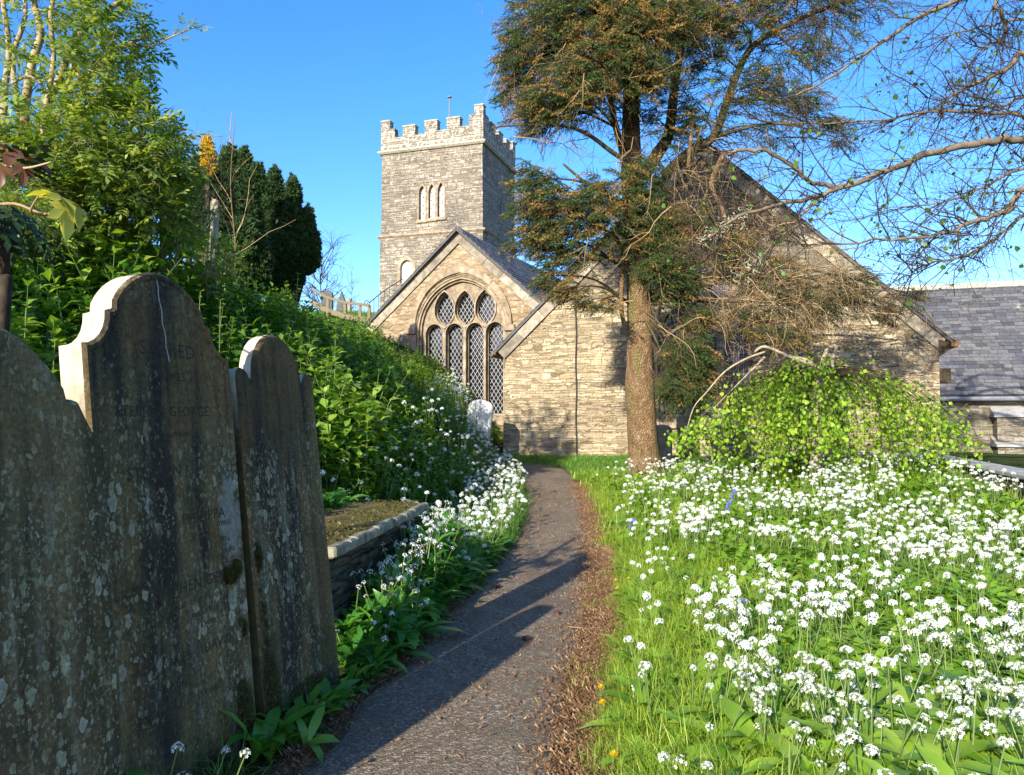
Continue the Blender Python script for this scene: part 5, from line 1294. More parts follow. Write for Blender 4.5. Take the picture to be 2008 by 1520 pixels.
stems = [([(1262, 345, 0), (1290, 300, .1), (1309, 270, .15), (1317, 225, .2), (1325, 150, .2), (1338, 80, .2), (1353, 0, .2), (1370, -180, .2)], .13, .05),
         ([(1238, 350, 0), (1222, 300, -.1), (1208, 250, -.2), (1198, 200, -.2), (1185, 100, -.2), (1170, -100, -.3)], .085, .03),
         ([(1300, 345, 0), (1350, 300, -.1), (1398, 270, -.2), (1425, 201, -.2), (1449, 137, -.2), (1474, 93, -.3), (1514, 64, -.3), (1562, 40, -.4), (1614, 18, -.4), (1700, -10, -.4)], .095, .03),
         ([(1250, 330, -.1), (1200, 298, -.5), (1160, 268, -.7), (1120, 250, -.9), (1070, 245, -1), (1010, 246, -1.1), (965, 250, -1.1)], .05, .012),
         ([(1245, 400, -.1), (1190, 385, -.6), (1150, 360, -.8), (1105, 322, -1)], .05, .02),
         ([(1330, 330, 0), (1370, 285, -.4), (1355, 220, -.5), (1362, 205, -.5)], .04, .02)]
for pl_, r0, r1 in stems:
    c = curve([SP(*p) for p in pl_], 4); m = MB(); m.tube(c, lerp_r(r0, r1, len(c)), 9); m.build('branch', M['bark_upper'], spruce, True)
stem_pts = [SP(*p) for pl_, _, _ in stems[:3] for p in pl_]+[SP(1240, v) for v in range(-300, 620, 60)]
blobs = [  # u, v, half-width, half-height, depth shift, sprays, brownness
    (1085, 70, 95, 95, -.6, 230, .35), (1030, 130, 55, 90, -.5, 120, .35), (1120, 190, 90, 55, -.9, 180, .55), (1065, 225, 55, 45, -.8, 80, .6), (1180, 120, 80, 90, -1.0, 200, .6),
    (1170, 20, 110, 60, -.8, 180, .45), (1270, 50, 95, 80, -1.1, 200, .65), (1260, 150, 60, 50, -1.0, 90, .6), (1350, 40, 80, 50, -.7, 110, .6), (1110, -70, 140, 90, -.3, 200, .4), (1260, -90, 150, 90, -.5, 200, .5),
    (1250, -260, 170, 110, 0, 220, .4), (1250, -430, 120, 110, 0, 130, .4), (1430, -40, 130, 60, -.3, 120, .5), (1560, 6, 100, 24, -.4, 60, .5), (1470, 60, 60, 30, -.5, 30, .5), (1660, 10, 80, 22, -.5, 40, .5),
    (1080, 400, 70, 48, -1.0, 120, .5), (1150, 430, 75, 60, -.9, 130, .5), (1055, 350, 40, 26, -1.0, 40, .4), (1195, 385, 60, 55, -.7, 90, .5), (1060, 470, 45, 36, -.9, 60, .6), (1120, 500, 50, 34, -.8, 60, .6),
    (1115, 565, 45, 22, -.9, 26, .75), (1175, 590, 45, 18, -.8, 20, .75), (1090, 540, 30, 24, -.8, 18, .7),
    (1255, 350, 45, 40, -.5, 60, .3), (1262, 440, 42, 55, -.6, 90, .35), (1290, 510, 50, 55, -.6, 110, .25), (1320, 560, 40, 36, -.5, 50, .3), (1330, 440, 60, 50, -.5, 55, .8),
    (1335, 690, 42, 40, -.7, 120, .2), (1320, 750, 36, 34, -.7, 110, .25), (1355, 740, 36, 44, -.6, 60, .5), (1350, 620, 40, 30, -.5, 30, .6),
    (1420, 480, 70, 50, -.4, 46, .5), (1500, 540, 80, 50, -.3, 50, .45), (1580, 590, 80, 46, -.2, 55, .4), (1650, 560, 70, 40, -.1, 44, .45), (1720, 600, 50, 30, 0, 26, .6), (1450, 620, 70, 50, -.4, 40, .7), (1540, 650, 60, 30, -.3, 30, .6), (1780, 575, 26, 14, .1, 8, .4),
    (1560, 195, 70, 26, -.3, 36, .3), (1610, 240, 50, 22, -.3, 26, .3), (1480, 200, 70, 40, -.2, 20, .5), (1640, 270, 30, 14, -.3, 10, .3),
    (1400, 110, 70, 50, -.5, 40, .3), (1470, 165, 80, 36, -.4, 36, .3), (1385, 225, 55, 50, -.3, 36, .3), (1560, 105, 90, 34, -.4, 40, .3), (1315, 235, 40, 60, -.3, 40, .4), (1440, 30, 90, 40, -.6, 60, .4), (1500, 250, 60, 26, -.2, 20, .3), (1620, 60, 60, 24, -.4, 24, .3),
    (1180, 60, 170, 130, 1.1, 180, .4), (1300, 60, 120, 90, 1.0, 120, .4), (1250, 460, 120, 60, 1.0, 70, .4)]
sprays = Bulk(); brown = Bulk(); tw = MB(); twk = MB()
for (u, v, ru, rv, dy, n, br) in blobs:
    k = (SY+dy)/1500; c = SP(u, v, dy); rad = (ru*k, .5*(ru+rv)*k, rv*k); n = int(n*2.1)
    P, d = blob_points(c, rad, n, .1)
    st_ = min(stem_pts, key=lambda s_: (s_-c).length+abs(s_.z+.3-c.z)*.3)
    outw = P-V3(st_); outw[:, 2] = outw[:, 2]*.25-.25*np.linalg.norm(outw, axis=1); outw /= np.linalg.norm(outw, axis=1, keepdims=True)+1e-6
    dr = outw+.55*rng.normal(size=(n, 3))*[1, 1, .5]
    ti = rng.integers(0, 4, n); isb = rng.random(n) < br*.68; rn = np.clip(np.where(isb, .45+.55*rng.random(n), .45*rng.random(n)), 0, 1)
    for i in range(4):
        for bulk_, mk in ((brown, isb), (sprays, ~isb)):
            q = (ti == i) & mk; bulk_.add(SPR[i], P[q], frame_dirs(dr[q], rng.uniform(-.8, .8, q.sum())) if q.sum() else np.zeros((0, 3, 3)), rng.uniform(.22, .46, q.sum()), rn[q])
    # limb that carries this clump, with drooping twigs
    m = MB(); mid = st_.lerp(c, .5)+Vector((0, 0, .12*(c-st_).length)); cv = curve([st_, mid, c], 4)
    m.tube(cv, lerp_r(min(.05, .015+.01*(c-st_).length), .01, len(cv)), 5); m.build('branch', M['bark_upper'], spruce, True)
    for j in range(max(3, n//14)):
        p = P[random.randrange(n)]; q = st_.lerp(c, random.uniform(.4, 1)); cv = [q, q.lerp(Vector(p), .5)+Vector((0, 0, .05)), Vector(p)]
        tw.tube(cv, [.014, .010, .005], 4, None, 0, False)
o = sprays.build('foliage', [M['spruce_green'], M['bark_dark']], spruce, False); o = brown.build('foliage', [M['spruce'], M['bark_dark']], spruce, False); o['label'] = 'browning needles'
# dark fine bare twigs right of the stems and dry tan twigs hanging over the gable
random.seed(33)
for _ in range(150):
    s_ = random.choice(stems[:3])[0]; a = random.choice(s_[1:7]); p = SP(a[0]+random.uniform(-15, 15), a[1]+random.uniform(-30, 30), a[2]+random.uniform(-.2, .3)); dd = Vector((random.uniform(.2, 1), random.uniform(-.6, .6), random.uniform(-.5, .45)))
    twig(tw, p, dd, random.uniform(.6, 1.7), .010, 1, None, .22, .02, 5, 4, 4)
dry = [(1300, 335, 1200, 20), (1230, 70, 1150, 12), (1330, 30, 1200, 12), (1380, 330, 0, 18), (1400, 420, 0, 34), (1480, 500, 0, 40), (1560, 560, 0, 44), (1640, 540, 0, 34), (1720, 590, 0, 26), (1450, 560, 0, 30), (1330, 560, 0, 14), (1530, 620, 0, 34), (1100, 130, 0, 30), (1160, 150, 0, 40), (1200, 60, 0, 30), (1090, 220, 0, 16), (1150, 230, 0, 20), (1150, 440, 0, 20), (1360, 640, 0, 10), (1620, 470, 0, 18)]
for u, v, _, n in dry:
    for _ in range(n):
        p = SP(u+random.gauss(0, 52), v+random.gauss(0, 36), -.6+random.gauss(0, .4))
        if random.random() < .55: twig(twk, p, (random.gauss(0, .25), random.gauss(0, .25), -1), random.uniform(.4, 1.1), random.uniform(.005, .009), 1, None, .16, .06, 6, 3, 3)
        else: twig(twk, p, (random.choice((-1, 1))*random.uniform(.4, 1), random.gauss(0, .4), random.uniform(-.6, .3)), random.uniform(.5, 1.2), random.uniform(.006, .012), 2, None, .25, .05, 6, 3, 4)
tw.build('twigs', M['bark_dark'], spruce, True); o = twk.build('dead_twigs', M['dead'], spruce, True); o['label'] = 'dry tan hanging twigs'
for pl_, r0, r1 in (([(1420, 300, -.5), (1395, 360, -.7), (1412, 400, -.7), (1425, 440, -.8), (1440, 505, -.8)], .05, .03), ([(1350, 330, -.4), (1352, 300, -.5), (1360, 225, -.6)], .04, .03), ([(1455, 430, -.6), (1462, 490, -.7)], .035, .02), ([(1225, 640, -.3), (1218, 600, -.32), (1222, 520, -.3), (1226, 480, -.25)], .04, .045), ([(1245, 520, 0), (1215, 480, -.4), (1205, 455, -.5)], .05, .035)):
    c = curve([SP(*p) for p in pl_], 4); m = MB(); m.tube(c, lerp_r(r0, r1, len(c)), 8); m.build('branch', M['bark_spruce'], spruce, True)

# --- weeping birch
random.seed(41)
bb = W(1600, 926, 12.7); bb.z = float(T(bb.x, bb.y)); bY = bb.y; bro = empty('weeping_birch', bb); tag(bro, 'small weeping birch umbrella of lime green leaves behind the garlic', 'tree')
def BP(u, v, dy=0.0): return W(u, v, bY+dy)-bb
m = MB(); c = curve([BP(1597, 940), BP(1602, 880), BP(1598, 800, -.1), BP(1606, 740, .05), BP(1585, 712), BP(1560, 705)], 4); m.tube(c, lerp_r(.10, .055, len(c)), 9); m.build('trunk', M['bark_birch'], bro, True)
top = BP(1604, 735); lvb = Bulk(); lp, ld = [], []; tm_ = MB()
brs = [([(1606, 742), (1620, 690), (1640, 680), (1632, 715), (1650, 735)], .045, .02), ([(1585, 712), (1545, 698), (1500, 680), (1480, 690)], .035, .02), ([(1500, 690), (1460, 705), (1420, 730), (1385, 770), (1360, 800), (1345, 850)], .02, .005), ([(1500, 700), (1470, 730), (1440, 760), (1400, 800)], .02, .006), ([(1580, 712), (1560, 720), (1525, 740), (1490, 745)], .03, .01)]
for pl_, r0, r1 in brs:
    c = curve([BP(*p) for p in pl_], 4); m = MB(); m.tube(c, lerp_r(r0, r1, len(c)), 7); m.build('branch', M['bark_birch'], bro, True)
for i in range(240):
    a = random.random()*6.28; Rx = random.uniform(.5, 2.6 if math.cos(a) > 0 else 2.5)*(1 if i % 3 else .7); x = Rx*math.cos(a)*1.0; y = Rx*math.sin(a)*.8; rr_ = math.hypot(x, y)
    if mnoise.noise((x*1.3, y*1.3, 4)) < -.22: continue
    zt = 2.0-.34*rr_+random.uniform(-.3, .15)-.05*rr_**1.5; zb_ = max(.12, .36+random.uniform(-.3, .5)-.04*rr_)
    s_ = top.lerp(BP(1500, 700) if x < 0 else BP(1650, 715), min(1, rr_/3)*random.random())
    pts = curve([s_, Vector((s_.x+(x-s_.x)*.45, y*.45, max(zt+.14, s_.z-.05))), Vector((x*.93, y*.93, zt)), Vector((x*1.05, y*1.05, (zt+zb_)/2)), Vector((x*1.06, y*1.06, zb_))], 4)
    tm_.tube(pts, lerp_r(.007, .0025, len(pts)), 3, None, 0, False)
    for j in range(4, len(pts)-1):
        for q in range(1 if j < 7 else 5):
            t = random.random(); p = pts[j].lerp(pts[j+1], t)+Vector((random.gauss(0, .07), random.gauss(0, .07), random.gauss(0, .05))); lp.append(V3(p)); ld.append((random.gauss(0, .6), random.gauss(0, .6), -.8))
tm_.build('twigs', M['bark_dark'], bro, True)
random.seed(42)
def rleaf(L, w_, n=2):
    m = MB(); leaf(m, (0, 0, 0), math.pi/2, 0, L, w_, .5, n, .25, rnd=.5, widest=.38); return m.tmpl()
BL = rleaf(.066, .056, 3); lp, ld = np.array(lp), np.array(ld)
print('birch leaves', len(lp))
lvb.add(BL, lp, frame_dirs(ld, rng.uniform(-3, 3, len(lp))), rng.uniform(.6, 1.3, len(lp)))
lvb.build('crown', M['birch_leaf'], bro, True)

# --- alder reaching in from the right
random.seed(51)
AY = 9.6; ab = W(2300, 815, AY); ab.z = float(T(ab.x, ab.y)); alder = empty('alder_tree', ab); tag(alder, 'nearly bare alder reaching across the sky with lichened limbs, dark cones and few leaves', 'tree')
def AP(u, v, dy=0.0): return W(u, v, AY+dy)-ab
m = MB(); c = curve([AP(2300, 1080), AP(2296, 700), AP(2290, 400, .1), AP(2270, 100, .1), AP(2260, -300, .2)], 5); m.tube(c, lerp_r(.26, .10, len(c)), 12); m.build('trunk', M['bark_alder'], alder, True)
limbs = [([(2285, 330, 0), (2150, 290, -.2), (2008, 274, -.3), (1932, 280, -.4), (1844, 296, -.4), (1779, 318, -.5), (1723, 340, -.5), (1655, 366, -.6), (1602, 386, -.6), (1542, 398, -.7), (1462, 418, -.8), (1420, 442, -.8), (1381, 471, -.8)], .055, .013),
         ([(1655, 366, -.6), (1610, 362, -.6), (1582, 352, -.7), (1550, 326, -.7), (1502, 297, -.8), (1462, 294, -.8), (1429, 303, -.8)], .028, .02),
         ([(2275, 180, 0), (2120, 130, .2), (2008, 105, .3), (1981, 129, .3), (1940, 153, .3), (1900, 169, .3), (1880, 178, .3), (1840, 215, .3)], .05, .012),
         ([(2285, 300, 0), (2130, 250, .3), (2008, 229, .4), (1884, 221, .4), (1771, 223, .4), (1739, 237, .3), (1586, 242, .2), (1470, 234, .2)], .03, .007),
         ([(2290, 480, 0), (2120, 400, -.4), (2008, 370, -.5), (1985, 406, -.5), (1956, 420, -.5), (1904, 436, -.6), (1864, 455, -.6), (1804, 466, -.6), (1683, 472, -.7), (1562, 488, -.8)], .05, .007),
         ([(2290, 500, 0), (2100, 440, .3), (2008, 418, .4), (1965, 459, .4), (1908, 495, .4), (1844, 513, .4), (1812, 520, .4), (1779, 548, .3)], .03, .007),
         ([(2288, 400, 0), (2100, 350, 0), (2008, 330, 0), (1916, 374, 0), (1844, 398, -.1), (1760, 405, -.2)], .028, .006),
         ([(2270, 0, 0), (2100, -50, -.2), (1960, -30, -.3), (1884, 0, -.3), (1796, 36, -.4), (1715, 93, -.5), (1643, 140, -.5), (1560, 190, -.5)], .045, .01),
         ([(2270, -40, 0), (2050, -60, .3), (1952, 0, .4), (1965, 24, .4), (1973, 60, .4), (1957, 85, .4), (1920, 100, .4)], .03, .008),
         ([(2285, 240, .2), (2120, 200, .6), (2008, 190, .8), (1960, 210, .8), (1890, 205, .8), (1800, 190, .8)], .03, .006),
         ([(2285, 150, .2), (2100, 60, .5), (2000, 40, .6), (1900, 60, .6), (1830, 80, .6)], .03, .006),
         ([(1602, 386, -.6), (1560, 440, -.7), (1520, 470, -.75), (1480, 520, -.8)], .018, .008)]
ends = []; at_ = MB()
for li, (pl_, r0, r1) in enumerate(limbs):
    c = curve([AP(*p) for p in pl_], 4); c = [p+Vector((random.gauss(0, .012), random.gauss(0, .012), random.gauss(0, .012))) for p in c]; m = MB(); m.tube(c, lerp_r(r0, r1, len(c)), 7); m.build('branch', M['bark_alder'], alder, True)
    for i in range(6, len(c)-1):
        for _ in range(2 if li not in (1,) else 1):
            if random.random() < .8:
                dd = (c[i+1]-c[i]).normalized(); s_ = dd*.8+Vector((random.gauss(0, .35), random.gauss(0, .6), random.gauss(0, .55)))
                twig(at_, c[i], s_, random.uniform(.35, 1.15), random.uniform(.006, .011), 2, ends, .2, .0, 5, 3, 4, .8)
at_.build('twigs', M['bark_dark'], alder, True)
m = MB()
for (u, v, dy) in ((1381, 471, -.8), (1400, 456, -.8), (1418, 444, -.8), (1440, 430, -.8), (1462, 419, -.8), (1490, 514, -.8), (1475, 525, -.8), (1455, 545, -.8)):
    for _ in range(14):
        p = AP(u+random.gauss(0, 9), v+random.gauss(0, 6), dy); twig(m, p, (random.gauss(0, 1), random.gauss(0, 1), random.gauss(0, 1)), .06, .009, 0, None, .5, 0, 3, 0, 4)
m.build('lichen', M['lichen'], alder, True)
al = Bulk(); E_ = [e for e in ends if e[2] <= 1]; k = [E_[random.randrange(len(E_))] for _ in range(420)]; P = np.array([V3(e[0]) for e in k])
AL = rleaf(.06, .055, 3); al.add(AL, P, frame_dirs(rng.normal(size=(len(P), 3))+[0, 0, -.5], rng.uniform(-3, 3, len(P))), rng.uniform(.6, 1.4, len(P))); al.build('leaves', M['alder_leaf'], alder, True)
ac = Bulk(); cm = MB(); cm.tube([(0, 0, 0), (0, .004, 0), (0, .010, 0), (0, .017, 0), (0, .022, 0)], [.003, .009, .010, .007, .002], 6); CT = cm.tmpl()
k = [E_[random.randrange(len(E_))] for _ in range(75)]; P = np.array([V3(e[0])+rng.normal(size=3)*.03 for e in k for _ in range(3)]); ac.add(CT, P, frame_dirs(rng.normal(size=(len(P), 3))), rng.uniform(.8, 1.5, len(P))); ac.build('cones', M['cone'], alder, True)

# --- multi-stemmed elder on the bank, upper left
random.seed(61)
EY = 8.0; eb = W(150, 560, EY); eb.z = float(T(eb.x, eb.y)); elder = empty('elder_tree', eb); tag(elder, 'multi-stemmed elder with pale bare stems and fresh leaves on top of the bank', 'tree')
def EP(u, v, dy=0.0): return W(u, v, EY+dy)-eb
est = [([(70, 420, 0), (49, 237, 0), (52, 192, 0), (63, 125, 0), (80, 63, 0), (66, 0, 0), (55, -120, 0)], .05, .03), ([(65, 420, .1), (70, 296, .1), (91, 216, .1), (119, 150, .1), (132, 112, .1), (150, 73, .1), (188, 45, .2), (235, 0, .2), (290, -60, .2)], .05, .02),
       ([(150, 400, .2), (150, 265, .2), (153, 209, .2), (167, 164, .2), (185, 132, .2), (209, 108, .2), (251, 87, .2), (290, 70, .2)], .045, .014), ([(167, 164, .2), (150, 140, .2), (148, 115, .2)], .04, .03), ([(10, 420, .3), (8, 200, .3), (18, 100, .3), (5, 0, .3)], .04, .025), ([(120, 300, -.1), (140, 255, -.1), (165, 225, -.1), (190, 190, 0), (230, 150, 0)], .025, .012),
       ([(30, 400, .5), (40, 250, .5), (25, 120, .5), (50, 30, .5), (40, -60, .5)], .035, .02), ([(85, 400, -.3), (85, 250, -.3), (105, 120, -.3), (100, 20, -.3), (130, -80, -.3)], .03, .02), ([(251, 87, .2), (300, 90, .2), (330, 75, .2), (385, 52, .2)], .012, .005), ([(120, 400, .6), (110, 260, .6), (150, 100, .6), (175, -50, .6)], .03, .02), ([(0, 180, -.2), (60, 150, -.2), (110, 200, -.2)], .015, .01)]
for pl_, r0, r1 in est:
    c = curve([EP(*p) for p in pl_], 4); m = MB(); m.tube(c, lerp_r(r0, r1, len(c)), 8); m.build('stem', M['bark_elder'], elder, True)
def compound(n=5, L=.2, ls=.085):
    m = MB(); m.tube([(0, 0, 0), (0, L, -.02)], [.003, .002], 3, .5, 1, False)
    for i in range(n//2+1):
        y = L*(.35+.65*i/max(1, n//2))
        for sx in ((-1, 1) if i < n//2 else (0,)):
            leaf(m, (0, y, -.02*y/L), math.pi/2-sx*1.0, random.uniform(-.3, .2), ls*random.uniform(.8, 1.15), ls*.42, .5, 2, .2)
    return m.tmpl()
CP = [compound(random.choice([5, 7, 7])) for _ in range(4)]
eblobs = [(60, 40, 100, 90, 60), (165, 30, 85, 55, 105), (205, 95, 50, 50, 105), (245, 40, 24, 40, 60), (220, 165, 50, 45, 130), (130, 160, 110, 60, 80), (40, 180, 80, 80, 55), (225, 250, 75, 50, 230), (285, 250, 40, 34, 110), (325, 290, 30, 40, 100), (130, 290, 120, 60, 260), (40, 310, 90, 50, 170), (200, 340, 120, 40, 260), (300, 350, 70, 50, 180), (60, 390, 90, 40, 160), (180, 400, 120, 40, 220), (300, 410, 90, 40, 190), (90, -80, 170, 60, 160)]
ev_ = Bulk(); etw = MB()
for u, v, ru, rv, n in eblobs:
    k_ = EY/1500; c = EP(u, v, random.uniform(-.2, .3)); P, d = blob_points(c, (ru*k_, .8, rv*k_), n, .05); ti = rng.integers(0, 4, n)
    for i in range(4):
        q = ti == i; ev_.add(CP[i], P[q], frame_dirs(d[q]+.6*rng.normal(size=(q.sum(), 3))+[0.1, -.2, 0], rng.uniform(-.6, .6, q.sum())), rng.uniform(.75, 1.35, q.sum()))
    for _ in range(2): twig(etw, c+Vector((random.gauss(0, .3), random.gauss(0, .3), random.gauss(0, .2))), (random.uniform(-.4, 1), random.gauss(0, .5), random.uniform(-.2, 1)), random.uniform(.4, .7), .006, 1, None, .2)
P = np.array([V3(EP(285+i*8+random.gauss(0, 3), 92-i*3+random.gauss(0, 6), .2)) for i in range(13)]); ev_.add(CP[0], P, frame_dirs(np.tile([.8, -.2, .3], (13, 1))+.5*rng.normal(size=(13, 3))), rng.uniform(.5, .85, 13))
ev_.build('crown', [M['shrub'], M['stem']], elder, True); etw.build('twigs', M['bark_elder'], elder, True)

# --- dry brambles and shrubs along the crest
def shrub(name, label, cat, u, v, Y, ru, rv, n, tm, mat, sc, group=None, stems=6):
    b = W(u, v+rv, Y); g = float(T(b.x, b.y)); b.z = min(b.z, g+.3) if b.z > g else g; r = empty(name, b); tag(r, label, cat, group)
    c = W(u, v, Y)-b; k_ = Y/1500; P, d = blob_points(c, (ru*k_, ru*k_*.9, rv*k_), n, .15); bl = Bulk(); ti = rng.integers(0, len(tm), n)
    for i in range(len(tm)):
        q = ti == i; bl.add(tm[i], P[q], frame_dirs(d[q]+[0, 0, .5]+.5*rng.normal(size=(q.sum(), 3)), rng.uniform(-1, 1, q.sum())), sc*rng.uniform(.7, 1.3, q.sum()))
    bl.build('crown', mat, r, True); m = MB()
    for i in range(stems):
        p = c+Vector((random.gauss(0, ru*k_*.4), random.gauss(0, ru*k_*.4), random.uniform(-.3, .5)*rv*k_)); m.tube(curve([(random.gauss(0, .05), random.gauss(0, .05), -.2), p*.5+Vector((random.gauss(0, .05), 0, 0)), p], 3), lerp_r(.02, .006, 7), 4, None, 0, False)
    m.build('stem', M['bark_elder'], r, True); return r
random.seed(71)
shrub('elder_shrub', 'low leafy shrub hiding the foot of the weathered wooden post', 'shrub', 410, 505, 9.9, 50, 46, 190, CP, [M['shrub'], M['stem']], .6)
shrub('elder_shrub', 'leafy young shrub at the foot of the bare sapling and yew', 'shrub', 440, 500, 11.5, 44, 34, 120, CP, [M['shrub'], M['stem']], .6)
shrub('elder_shrub', 'pale leafed young shrub below the multi-stemmed elder at the crest of the bank', 'shrub', 330, 350, 9.0, 48, 60, 190, CP, [M['shrub'], M['stem']], .75)
br = empty('dry_bramble', W(360, 430, 9.5)); tag(br, 'tangle of dry tan bramble stems arching on the crest of the bank', 'bramble'); m = MB()
for _ in range(46):
    u = random.uniform(270, 410); p = W(u, 440+random.uniform(-20, 40), 9.5+random.uniform(-.5, .8))-br.location; twig(m, p, (random.gauss(.1, .4), random.gauss(0, .3), 1), random.uniform(.5, 1.25), .006, 1, None, .14, .05, 6, 2, 3)
m.build('stems', M['dead'], br, True)
# yews
def tuft():
    m = MB()
    for i in range(11):
        a = random.random()*6.28; tl_ = random.uniform(.1, .7); d = Vector((math.cos(a)*tl_, math.sin(a)*tl_, 1)).normalized(); s_ = d.orthogonal().normalized(); s_.rotate(Matrix.Rotation(random.random()*3, 3, d)); L = random.uniform(.5, 1)
        m.add([(0, 0, 0), d*L*.6-s_*.12, d*L, d*L*.6+s_*.12], [(0, 1, 2, 3)])
    return m.tmpl()
TF = [tuft() for _ in range(4)]
def yew(label, u0, v0, Y, lobes, mat='yew', name='yew_tree', cat='tree', group=None, sz=.14):
    b = W(u0, v0, Y); b.z = float(T(b.x, b.y)); r = empty(name, b); tag(r, label, cat, group); bl = Bulk(); k_ = Y/1500; m = MB(); core = MB()
    for u, v, ru, rv in lobes:
        ru *= 1.3
        dy = random.uniform(-.3, .4)*ru*k_; c = W(u, v, Y+dy)-b; n = int(ru*rv*1.1)+80; d = rng.normal(size=(n, 3)); d /= np.linalg.norm(d, axis=1, keepdims=True)
        nz_ = np.array([mnoise.noise(Vector(q)*2.2+Vector((u, v, 0))) for q in d]); rr_ = (.78+.3*nz_+.2*rng.random(n))*(1-.25*np.clip(d[:, 2], 0, 1)**2*0); P = V3(c)+d*rr_[:, None]*np.array([ru*k_, ru*k_, rv*k_]); ti = rng.integers(0, 4, n)
        up = d*[.55, .55, .3]+[0, 0, .8]; F = frame_dirs(up, rng.uniform(-3, 3, n)); F = F[:, :, [0, 2, 1]]; F[:, :, 0] *= -1
        for i in range(4): q = ti == i; bl.add(TF[i], P[q], F[q], sz*rng.uniform(.6, 1.2, q.sum()))
        m.tube(curve([(0, 0, -.2), c*.4, c+Vector((0, 0, rv*k_*.5))], 4), lerp_r(.09, .03, 9), 6)
        vs = []; 
        for j in range(7):
            th = math.pi*j/6
            for q in range(10): a = q*.628; vs.append(c+Vector((math.sin(th)*math.cos(a)*ru*k_*.6, math.sin(th)*math.sin(a)*ru*k_*.6, math.cos(th)*rv*k_*.7)))
        core.add(vs, [(j*10+q, j*10+(q+1) % 10, j*10+10+(q+1) % 10, j*10+10+q) for j in range(6) for q in range(10)], .1)
    bl.build('crown', M[mat], r, False); m.build('trunk', M['bark_dark'], r, True); core.build('inner_foliage', M[mat], r, True)
random.seed(81)
yew('broad dark columnar yew at the right end of the crest with a pointed top', 568, 560, 21, [(537, 386, 13, 58), (574, 392, 11, 46), (548, 430, 20, 56), (572, 446, 18, 50), (603, 448, 10, 42), (521, 430, 11, 46), (590, 480, 16, 38), (560, 500, 27, 50), (617, 484, 7, 30), (530, 490, 24, 46), (600, 510, 20, 34), (552, 555, 20, 40), (582, 545, 10, 26), (525, 550, 16, 36)], group='dark yews on the crest')
yew('dark yew with several blunt tops behind the bare sapling', 465, 520, 19, [(449, 326, 12, 38), (480, 332, 10, 40), (506, 352, 8, 32), (462, 372, 20, 50), (486, 384, 17, 46), (432, 376, 11, 40), (452, 420, 24, 50), (488, 440, 20, 50), (470, 480, 36, 50), (425, 450, 24, 56), (470, 540, 40, 50), (430, 525, 28, 50), (505, 520, 20, 50)], group='dark yews on the crest')
yew('slim golden conifer tip glowing between the elder and the yew', 408, 420, 15, [(406, 288, 7, 20), (409, 310, 10, 24), (410, 330, 11, 22)], 'gold', 'golden_conifer', sz=.085)
yew('dark green conifer below the golden tip', 395, 470, 15.3, [(398, 360, 22, 46), (375, 400, 34, 50), (420, 400, 26, 50), (345, 400, 22, 44), (400, 460, 36, 44), (360, 460, 30, 44)], 'yew', 'conifer', sz=.14)
def bare(name, label, u, v, Y, h, spread, r0, n, lev, mat='bark_dark'):
    b = W(u, v, Y); g = float(T(b.x, b.y)); b.z = min(b.z, g) if b.z > g else b.z; h = h+(W(u, v, Y).z-b.z); r = empty(name, b); tag(r, label, 'tree'); m = MB(); c = curve([(0, 0, -.1), (.02*h, 0, h*.3), (-.01*h, 0, h*.65), (.01*h, 0, h)], 4)
    m.tube(c, lerp_r(r0, r0*.25, len(c)), 6); m.build('trunk', M[mat], r, True); m = MB()
    for i in range(n):
        t = random.uniform(.3, .98); p = c[int(t*(len(c)-1))]; a = random.random()*6.28; twig(m, p, (math.cos(a)*spread, math.sin(a)*spread, .75), h*random.uniform(.2, .5), r0*.4, lev, None, .16, -.03, 5, 4, 4, .6)
    m.build('twigs', M[mat], r, True)
random.seed(91)
bare('bare_sapling', 'thin leafless sapling with reddish stems rising in front of the dark yew', 455, 440, 14, 2.05, .55, .02, 12, 0, 'dead')
bare('bare_tree', 'distant leafless grey tree low on the hilltop beside the yew', 630, 600, 60, 4.2, .8, .09, 34, 2, 'bark_dark')
bare('bare_bush', 'small distant leafless bush behind the pointed headstone', 690, 605, 55, 1.6, .9, .04, 20, 2, 'bark_dark')

# --- sycamore sapling at the edge of the view
random.seed(95)
sy = empty('sycamore_sapling', (-2.28, 3.2, float(T(-2.28, 3.2)))); tag(sy, 'sycamore sapling with drooping yellow leaves and brown leaves close to the camera', 'tree'); s0 = sy.location
def YP(u, v, Y): return W(u, v, Y)-s0
m = MB(); c = curve([(0, 0, -.2), YP(2, 640, 3.2), YP(4, 540, 3.2), YP(0, 440, 3.15), YP(-60, 330, 3.1), YP(-120, 100, 3.1)], 4); m.tube(c, lerp_r(.035, .02, len(c)), 8); m.build('trunk', M['bark_dark'], sy, True)
for pl_ in ([(-20, 405, 3.1), (30, 400, 2.9), (85, 420, 2.75), (118, 410, 2.7)], [(-50, 350, 3.1), (0, 325, 2.9), (50, 330, 2.8), (100, 318, 2.75)], [(85, 420, 2.75), (60, 415, 2.7), (75, 385, 2.68)]):
    c = curve([YP(*p) for p in pl_], 4); m = MB(); m.tube(c, lerp_r(.008, .003, len(c)), 5); m.build('branch', M['dead'], sy, True)
